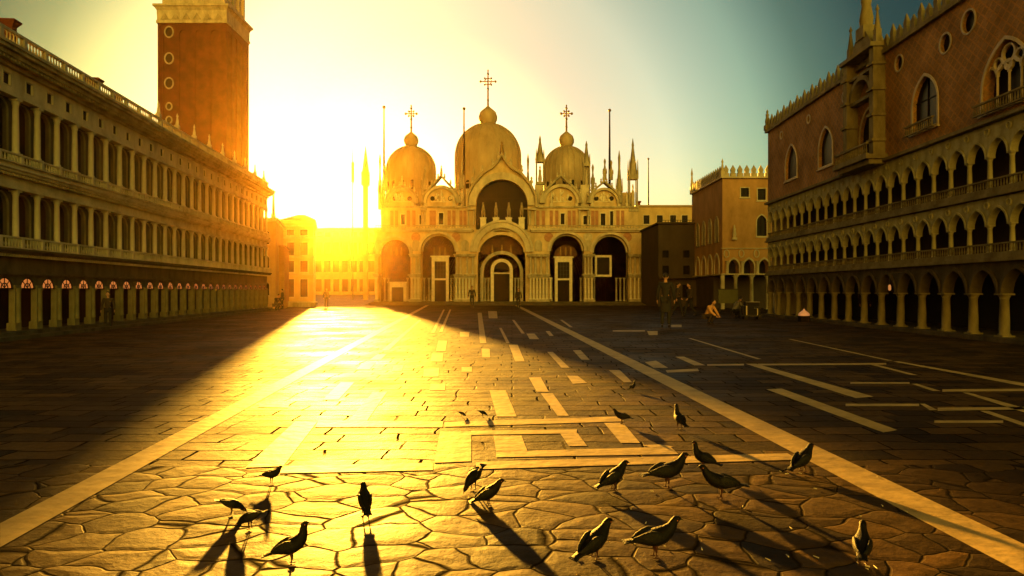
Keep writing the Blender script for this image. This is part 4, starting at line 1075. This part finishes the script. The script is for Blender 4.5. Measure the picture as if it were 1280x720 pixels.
# ------------------------------------------------------------------ street things
bench = thing('stone_bench', 'long low stone bench in front of the hipped house', 'bench', ((378-640)*52/800,52,0))
part(MB().box(-1.15,1.15,-.3,.3,.36,.45),'seat',marble,bench)
part(MB().box(-1.08,1.08,-.22,.22,0,.36),'base',marble_d,bench)
nb = thing('notice_board', 'blank dark green board on two posts before the orange corner building', 'board', ((910-640)*40/800,40,0))
part(MB().box(-.6,.6,-.04,.04,.55,1.4),'panel',mat('green_board',(.10,.11,.05),.6,.2),nb)
part(MB().box(-.55,-.48,-.03,.03,0,.55).box(.48,.55,-.03,.03,0,.55).box(-.64,.64,-.05,.05,1.4,1.45),'frame',iron,nb)
lamp = thing('table_lamp', 'small glowing low lamp on the paving by the far arches of the right palace', 'lamp', ((1005-640)*27.5/800,27.5,0))
part(MB().box(-.2,.2,-.15,.15,0,.22).box(-.24,.24,-.19,.19,.22,.26),'stand',wood,lamp)
part(MB().lathe([(.22,.262),(.23,.34),(.15,.42),(.05,.5),(.02,.56)],seg=14),'lamp_shade',lamp_m,lamp)
part(MB().tube((0,0,.55),(0,0,1.1),.012),'stem',iron,lamp)
hl = thing('hanging_lantern', 'small pinkish lit lantern hanging in an arch of the right palace', 'lantern', ((1112-640)*21.3/800,21.3,0))
part(MB().lathe([(.02,1.34),(.05,1.38),(.05,1.48),(.03,1.54)],seg=6),'lamp_glass',lamp_m,hl)
part(MB().tube((0,0,1.54),(0,0,1.95),.01).box(-.01,.52,-.01,.01,1.93,1.95),'bracket',iron,hl)

# ------------------------------------------------------------------ people
skin = mat('skin', (.40,.22,.14), .6, .1, 8, 0); hair_m = mat('dark_hair', (.02,.014,.01), .6, .3, 20, .2)
cl_black = mat('black_cloth', (.018,.016,.015), .85, .3, 12, .3); cl_dark = mat('dark_brown_cloth', (.04,.028,.02), .85, .3, 12, .3)
cl_orange = mat('pale_orange_cloth', (.55,.30,.14), .8, .25, 10, .4); cl_grey = mat('grey_cloth', (.16,.15,.14), .85, .3, 12, .3)
shoe = mat('shoe_leather', (.015,.012,.01), .4, .2, 10, 0)
def skinned(name, pts, edges, rad, m, parent):
    me = bpy.data.meshes.new(name); me.from_pydata(pts, edges, []); o = bpy.data.objects.new(name, me); COL.objects.link(o)
    md = o.modifiers.new('s','SKIN'); md.use_smooth_shade = True
    for i,r_ in enumerate(rad):
        me.skin_vertices[0].data[i].radius = (r_, r_*.9) if not isinstance(r_,tuple) else r_
    me.skin_vertices[0].data[0].use_root = True
    o.modifiers.new('b','SUBSURF').levels = 1
    bpy.context.view_layer.update()
    m2 = bpy.data.meshes.new_from_object(o.evaluated_get(bpy.context.evaluated_depsgraph_get()))
    o.modifiers.clear(); o.data = m2; m2.materials.clear(); m2.materials.append(m)
    for p in m2.polygons: p.use_smooth = True
    o.parent = parent; return o
def person(name_loc, rz, label, h=1.74, pose='stand', coat=cl_black, trs=cl_black, group=None, hem=.0):
    p = thing('person', label, 'person', (name_loc[0],name_loc[1],0), rz, group)
    k = h/1.74
    J = dict(pel=(0,0,.93), wai=(0,0,1.08), che=(0,-.01,1.30), nec=(0,0,1.47), hd=(0,-.02,1.56),
             sl=(-.18,0,1.40), el=(-.25,.03,1.13), wl=(-.27,-.05,.88), sr=(.18,0,1.40), er=(.25,.03,1.13), wr=(.27,-.05,.88),
             hl=(-.09,0,.90), kl=(-.10,-.02,.49), al=(-.11,.03,.08), hr=(.09,0,.90), kr=(.10,-.02,.49), ar=(.11,.03,.08))
    if pose == 'walk':
        J.update(kl=(-.09,-.16,.50), al=(-.10,-.22,.09), kr=(.09,.08,.48), ar=(.10,.34,.14), wl=(-.26,.12,.92), wr=(.26,-.22,.95), el=(-.24,.1,1.13), er=(.24,-.04,1.13))
    if pose == 'crouch':
        J.update(pel=(0,.18,.38), wai=(0,.10,.52), che=(0,-.06,.72), nec=(0,-.13,.88), hd=(0,-.2,.95),
             sl=(-.18,-.08,.82), el=(-.22,-.22,.58), wl=(-.12,-.40,.40), sr=(.18,-.08,.82), er=(.22,-.22,.58), wr=(.12,-.40,.40),
             hl=(-.09,.16,.36), kl=(-.13,-.22,.46), al=(-.12,.02,.08), hr=(.09,.16,.36), kr=(.13,-.22,.46), ar=(.12,.02,.08))
    J = {a:(x*k,y*k,z*k) for a,(x,y,z) in J.items()}
    V = lambda a: Vector(J[a])
    order = ['pel','wai','che','nec','hd','sl','el','wl','sr','er','wr','hl','kl','al','hr','kr','ar']
    ix = {a:i for i,a in enumerate(order)}
    ed = [('pel','wai'),('wai','che'),('che','nec'),('nec','hd'),('che','sl'),('sl','el'),('el','wl'),('che','sr'),('sr','er'),('er','wr'),('pel','hl'),('hl','kl'),('kl','al'),('pel','hr'),('hr','kr'),('kr','ar')]
    rad = dict(pel=.12,wai=.11,che=.125,nec=.05,hd=.06,sl=.055,el=.04,wl=.028,sr=.055,er=.04,wr=.028,hl=.085,kl=.055,al=.04,hr=.085,kr=.055,ar=.04)
    b = skinned('body',[J[a] for a in order],[(ix[a],ix[c]) for a,c in ed],[rad[a]*k for a in order],skin,p)
    # head, face, hands and feet joined into the same body mesh
    m = MB(); hc = V('hd')+Vector((0,-.02,.07))*k
    m.ball(hc,.078*k,.098*k,.115*k,seg=16,rings=12)
    m.ball(hc+Vector((0,-.10,-.01))*k,.014*k,.02*k,.025*k,seg=8,rings=6)
    for s_ in (-1,1):
        m.ball(hc+Vector((s_*.08,0,-.01))*k,.012*k,.02*k,.03*k,seg=8,rings=6)
        wv = V('wl' if s_<0 else 'wr'); ev = V('el' if s_<0 else 'er'); d = (wv-ev).normalized()
        m.ball(wv+d*.05*k,.022*k,.035*k,.045*k,seg=8,rings=6)
        for f_ in range(4):
            a = wv+d*.08*k+Vector((0,(f_-1.5)*.018,0))*k; m.tube(a,a+d*(.06-.008*abs(f_-1.4))*k+Vector((-s_*.01,0,0)),.009*k,.006*k,seg=5)
        a = wv+d*.04*k+Vector((0,-.035,0))*k; m.tube(a,a+d*.04*k+Vector((0,-.02,0))*k,.01*k,.007*k,seg=5)
    hm = m.build('tmp', skin)
    bm = bmesh.new(); bm.from_mesh(b.data); bm.from_mesh(hm.data); bm.to_mesh(b.data); bm.free(); bpy.data.objects.remove(hm)
    for q_ in b.data.polygons: q_.use_smooth = True
    # clothes
    cj = ['wai','che','nec','sl','el','wl','sr','er','wr','pel']; ci = {a:i for i,a in enumerate(cj)}
    ce = [('wai','che'),('che','nec'),('che','sl'),('sl','el'),('el','wl'),('che','sr'),('sr','er'),('er','wr'),('wai','pel')]
    cp = [list(J[a]) for a in cj]
    cp[2] = list(V('che').lerp(V('nec'),.75))
    g_ = lambda a: (rad[a]+.028)*k
    cr_ = [g_(a) for a in cj]; cr_[2] = .075*k; cr_[-1] = .15*k
    skinned('coat',[tuple(c) for c in cp],[(ci[a],ci[c]) for a,c in ce],cr_,coat,p)
    if hem and pose != 'crouch':
        a = V('pel'); part(MB().lathe([(.19*k,a.z-hem),(.17*k,a.z-hem*.5),(.14*k,a.z),(.13*k,a.z+.12*k)],(a.x,a.y,0),seg=16,sy=.75),'coat_skirt',coat,p)
    tj = ['pel','hl','kl','al','hr','kr','ar']; ti = {a:i for i,a in enumerate(tj)}
    skinned('trousers',[J[a] for a in tj],[(ti[a],ti[c]) for a,c in ed if a in ti and c in ti],[(rad[a]+.022)*k for a in tj],trs,p)
    for s_ in ('al','ar'):
        a = V(s_); MB().ball(a+Vector((0,-.06,-.035))*k,.045*k,.13*k,.045*k,seg=10,rings=6).build('shoe', shoe, p)
    hm_ = MB().ball(hc+Vector((0,.018,.03))*k,.085*k,.098*k,.1*k,seg=14,rings=10); hm_.build('hair', hair_m, p)
    return p
def at(px, py):
    x,y = G(px,py); return (x,y)
person(at(832,409), R(160), 'tall dark figure in a long black coat, the nearest person on the square', h=1.98, coat=cl_black, hem=.5)
person(at(847,396), R(90), 'dark figure walking right behind the tall figure in the long coat', h=1.76, pose='walk', coat=cl_dark, group='people on the square')
person(at(862,396), R(-80), 'dark figure walking left toward the tall figure in the long coat', h=1.72, pose='walk', coat=cl_dark, group='people on the square')
person(at(887,405), R(40), 'crouching person in a pale orange jacket on the dark square', h=1.5, pose='crouch', coat=cl_orange, trs=cl_dark)
person(at(921,397), R(100), 'crouching dark figure beside a dark trolley, right of the crouching person in orange', h=1.6, pose='crouch', coat=cl_grey)
person(at(590,385), R(0), 'small dark figure standing at the foot of the basilica steps left of the main door', h=1.7, coat=cl_dark)
person(at(346,388), R(60), 'crouching dark figure at the far end of the left palace', h=1.7, pose='crouch', coat=cl_dark)
person(at(353,386), R(-60), 'standing dark figure bending over the crouching one at the far end of the left palace', h=1.45, coat=cl_dark)
person(at(135,411), R(20), 'small dark person by the steps of the left palace', h=1.3, coat=cl_dark)
person(at(408,384), R(30), 'small dark person standing in front of the hipped house', h=1.5, coat=cl_dark)
person(at(648,386), R(10), 'small dark figure right of the main door of the basilica', h=1.5, coat=cl_dark)
person(at(1080,403), R(10), 'dark figure before the arches of the right palace', h=1.55, coat=cl_dark)
tr = thing('luggage_trolley', 'dark loaded trolley with pale straps beside a crouching figure on the right', 'trolley', (*at(939,399),0))
part(MB().box(-.42,.42,-.25,.25,.14,.2),'platform',iron,tr)
part(MB().tube((-.42,.2,.2),(-.5,.2,.95),.02).tube((-.42,-.2,.2),(-.5,-.2,.95),.02).tube((-.5,-.2,.95),(-.5,.2,.95),.02),'handle',iron,tr)
part(MB().box(-.38,.05,-.22,.22,.202,.62).box(.06,.38,-.2,.2,.202,.5).box(-.3,.3,-.18,.18,.622,.80),'bag',cl_black,tr)
part(MB().box(-.32,-.27,-.235,.235,.2,.63).box(.2,.24,-.21,.21,.2,.51).box(-.2,.34,-.19,.19,.802,.815),'strap',marble_w,tr)
for a in (-.32,.32):
    for b in (-.2,.2): part(MB().tube((a,b-.03,.07),(a,b+.03,.07),.07,seg=14),'wheel',shoe,tr)

# ------------------------------------------------------------------ pigeons
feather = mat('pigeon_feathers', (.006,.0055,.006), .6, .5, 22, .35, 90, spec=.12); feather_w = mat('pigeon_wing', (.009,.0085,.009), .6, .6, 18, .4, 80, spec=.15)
leg_m = mat('pigeon_leg', (.05,.015,.01), .6, .2, 20, 0); beak_m = mat('pigeon_beak', (.06,.05,.045), .4, .1, 20, 0); eye_m = mat('pigeon_eye', (.5,.12,.02), .2, .1, 20, 0)
def lathe_dir(mb): return mb
PROTO = {}
def pigeon_proto(pose):
    """facing +y, feet at z=0, about 0.32 m long"""
    if pose == 'up':
        sp = [(-.185,.075,.030,.006),(-.13,.088,.030,.010),(-.09,.098,.036,.024),(-.045,.112,.052,.044),(0,.128,.058,.052),(.035,.148,.052,.050),(.058,.175,.038,.040),(.068,.205,.027,.030),(.070,.235,.022,.025),(.076,.262,.023,.024),(.086,.275,.018,.018),(.099,.277,.008,.008)]
        hp = (.08,.268); bk = (.096,.274,.122,.266)
    elif pose == 'walk':
        sp = [(-.185,.10,.030,.006),(-.13,.105,.030,.010),(-.09,.108,.036,.024),(-.045,.115,.052,.044),(0,.122,.058,.052),(.04,.135,.053,.050),(.075,.158,.038,.040),(.098,.185,.026,.029),(.108,.207,.022,.024),(.122,.223,.022,.022),(.136,.226,.015,.016),(.146,.224,.008,.008)]
        hp = (.122,.22); bk = (.142,.224,.167,.214)
    elif pose == 'tilt':   # body raised, tail low, breast toward the light
        sp = [(-.17,.040,.030,.006),(-.125,.055,.032,.010),(-.09,.068,.038,.026),(-.05,.086,.052,.044),(-.005,.108,.056,.052),(.035,.132,.050,.047),(.060,.155,.036,.038),(.076,.175,.027,.030),(.088,.192,.024,.025),(.103,.203,.022,.022),(.118,.204,.015,.016),(.128,.202,.008,.008)]
        hp = (.102,.202); bk = (.124,.202,.15,.192)
    else:                  # pecking
        sp = [(-.16,.185,.030,.006),(-.11,.165,.030,.010),(-.075,.152,.036,.024),(-.035,.138,.052,.044),(.01,.122,.058,.052),(.05,.105,.050,.048),(.085,.086,.036,.038),(.108,.066,.025,.028),(.122,.048,.022,.024),(.138,.036,.020,.020),(.150,.026,.013,.014),(.157,.019,.007,.008)]
        hp = (.135,.042); bk = (.153,.024,.166,.004)
    e = thing('pigeon', 'x', 'pigeon', (0,-30,0)); 
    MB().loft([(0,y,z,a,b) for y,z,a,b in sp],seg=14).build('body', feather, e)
    # tail fan
    y0,z0,_,_ = sp[1]; y1,z1,_,_ = sp[0]; dy,dz = (y1-y0),(z1-z0)
    MB().add([(-.018,y0,z0-.004),(.018,y0,z0-.004),(.036,y1+dy*.25,z1+dz*.25-.004),(-.036,y1+dy*.25,z1+dz*.25-.004),(-.018,y0,z0+.006),(.018,y0,z0+.006),(.036,y1+dy*.25,z1+dz*.25+.003),(-.036,y1+dy*.25,z1+dz*.25+.003)],
             [(0,3,2,1),(4,5,6,7),(0,1,5,4),(1,2,6,5),(2,3,7,6),(3,0,4,7)]).build('tail', feather, e)
    for s_ in (-1,1):
        (ya,za),(yb,zb_) = (sp[5][0]-.012,sp[5][1]), (sp[1][0]-.01,sp[1][1]+.008)
        P = []
        for t,rx,rz in ((0,.005,.012),(.12,.012,.032),(.35,.014,.042),(.6,.012,.034),(.82,.008,.02),(1,.003,.005)):
            off = .043*(1-t)**.4 + .006 if t < 1 else .01
            P.append((s_*(off if t>.02 else .04), ya+(yb-ya)*t, za+(zb_-za)*t+.004, rx, rz))
        MB().loft(P,seg=10).build('wing', feather_w, e)
        lx = s_*.022; zt_ = sp[4][1]-.035; ly = sp[4][0]-.008
        lg = MB().tube((lx,ly,zt_),(lx,ly+.004,.036),.013,.005,seg=7).tube((lx,ly+.004,.036),(lx,ly-.002,.006),.0045,.004,seg=6)
        for a in (-.5,0,.5): lg.tube((lx,ly-.002,.006),(lx+.028*math.sin(a),ly+.028*math.cos(a),.003),.004,.002,seg=5)
        lg.tube((lx,ly-.002,.006),(lx,ly-.02,.003),.0035,.002,seg=5)
        lg.build('leg', leg_m, e)
        MB().ball((s_*.0205,hp[0],hp[1]),.003,.004,.004,seg=8,rings=6).build('eye', eye_m, e)
    MB().tube((0,bk[0],bk[1]),(0,bk[2],bk[3]),.0065,.002,seg=7).ball((0,bk[0]+.004,bk[1]+.004),.006,.007,.004,seg=8,rings=5).build('beak', beak_m, e)
    return e
def copy_tree(o, parent=None):
    c = o.copy(); COL.objects.link(c); c.parent = parent
    for ch in [q for q in o.children]: copy_tree(ch, c)
    return c
PG = [ # feet px,py, heading degrees (0 = away from camera, -90 = to the right), pose, size, label
 (366,706,-78,'up',.84,'large dark pigeon standing upright, nearest the camera at bottom left'),
 (289,644,-60,'peck',.62,'small pigeon with raised tail in the left part of the flock, above the dark shadow'),
 (340,605,-100,'walk',.62,'farthest pigeon on the left, just below the left end of the marble band'),
 (313,662,80,'peck',.66,'pigeon pecking between the small left one and the large upright one'),
 (456,641,20,'tilt',.86,'pigeon standing alone on lit paving, facing away with a long straight shadow'),
 (612,632,-75,'tilt',.84,'upright pigeon at centre with its back to another one'),
 (592,612,150,'peck',.85,'pigeon bent forward with tail up, close to the left of the upright centre one'),
 (768,613,-65,'tilt',1.0,'pigeon just below the marble band, leftmost of the right hand flock'),
 (835,611,-80,'walk',1.15,'pigeon standing side on below the marble band, second from the left of the right flock'),
 (878,588,60,'up',.85,'pigeon standing on the edge of the marble band with neck stretched up'),
 (900,624,85,'walk',1.05,'pigeon walking left in front of the one with neck stretched up'),
 (1004,590,-60,'tilt',1.05,'dark pigeon at the corner where the marble bands cross'),
 (745,699,-55,'tilt',.98,'pigeon with light rimmed back, near the bottom centre right'),
 (820,698,-85,'walk',1.0,'pigeon with a bright back at the bottom, right of the rim lit one'),
 (777,530,70,'walk',.72,'small pigeon at the right end of the farther marble band'),
 (849,537,10,'up',.95,'dark pigeon standing on shadowed paving inside the long right band'),
 (791,489,-50,'up',.55,'tiny far pigeon at the end of a short marble strip'),
 (577,521,-90,'peck',.34,'tiny pigeon pecking behind the farther marble band, left of the pair'),
 (603,521,-70,'peck',.42,'tiny pigeon pecking behind the farther marble band, right of the pair'),
 (1078,706,-30,'walk',.9,'shadowed pigeon at the bottom right beside the long marble band'),
]
protos = {}
for px,py,hd_,pose,sz,lb in PG:
    if pose not in protos:
        protos[pose] = pigeon_proto(pose); o = protos[pose]
    else: o = copy_tree(protos[pose])
    x,y = G(px,py)
    o.location = (x,y,0.004); o.rotation_euler.z = R(hd_); o.scale = (sz*.86,)*3
    tag(o, lb, 'pigeon', 'pigeons on the paving')
# crumbs and feathers scattered on the stones
cr = MB(); rnd = random.Random(3)
for k in range(26):
    x,y = G(rnd.uniform(700,1150), rnd.uniform(585,715)); a = rnd.uniform(0,pi); l_ = rnd.uniform(.01,.03)
    cr.tube((x,y,.008),(x+l_*math.cos(a),y+l_*math.sin(a),.010),.0035,.002,seg=5)
tag(cr.build('fallen_feathers', marble_w), 'pale scraps and small feathers scattered among the pigeons', 'litter', kind='stuff')

# ------------------------------------------------------------------ haze
hm = bpy.data.materials.new('haze'); hm.use_nodes = True; t = hm.node_tree; t.nodes.clear()
ho = t.nodes.new('ShaderNodeOutputMaterial'); pv = t.nodes.new('ShaderNodeVolumePrincipled')
pv.inputs['Color'].default_value = (1,.55,.13,1); pv.inputs['Density'].default_value = HAZE_D; pv.inputs['Anisotropy'].default_value = HAZE_G
t.links.new(pv.outputs[0], ho.inputs['Volume'])
tag(MB().box(-160,160,-20,260,-1.0,34).build('haze', hm), 'golden evening haze over the square', kind='stuff')
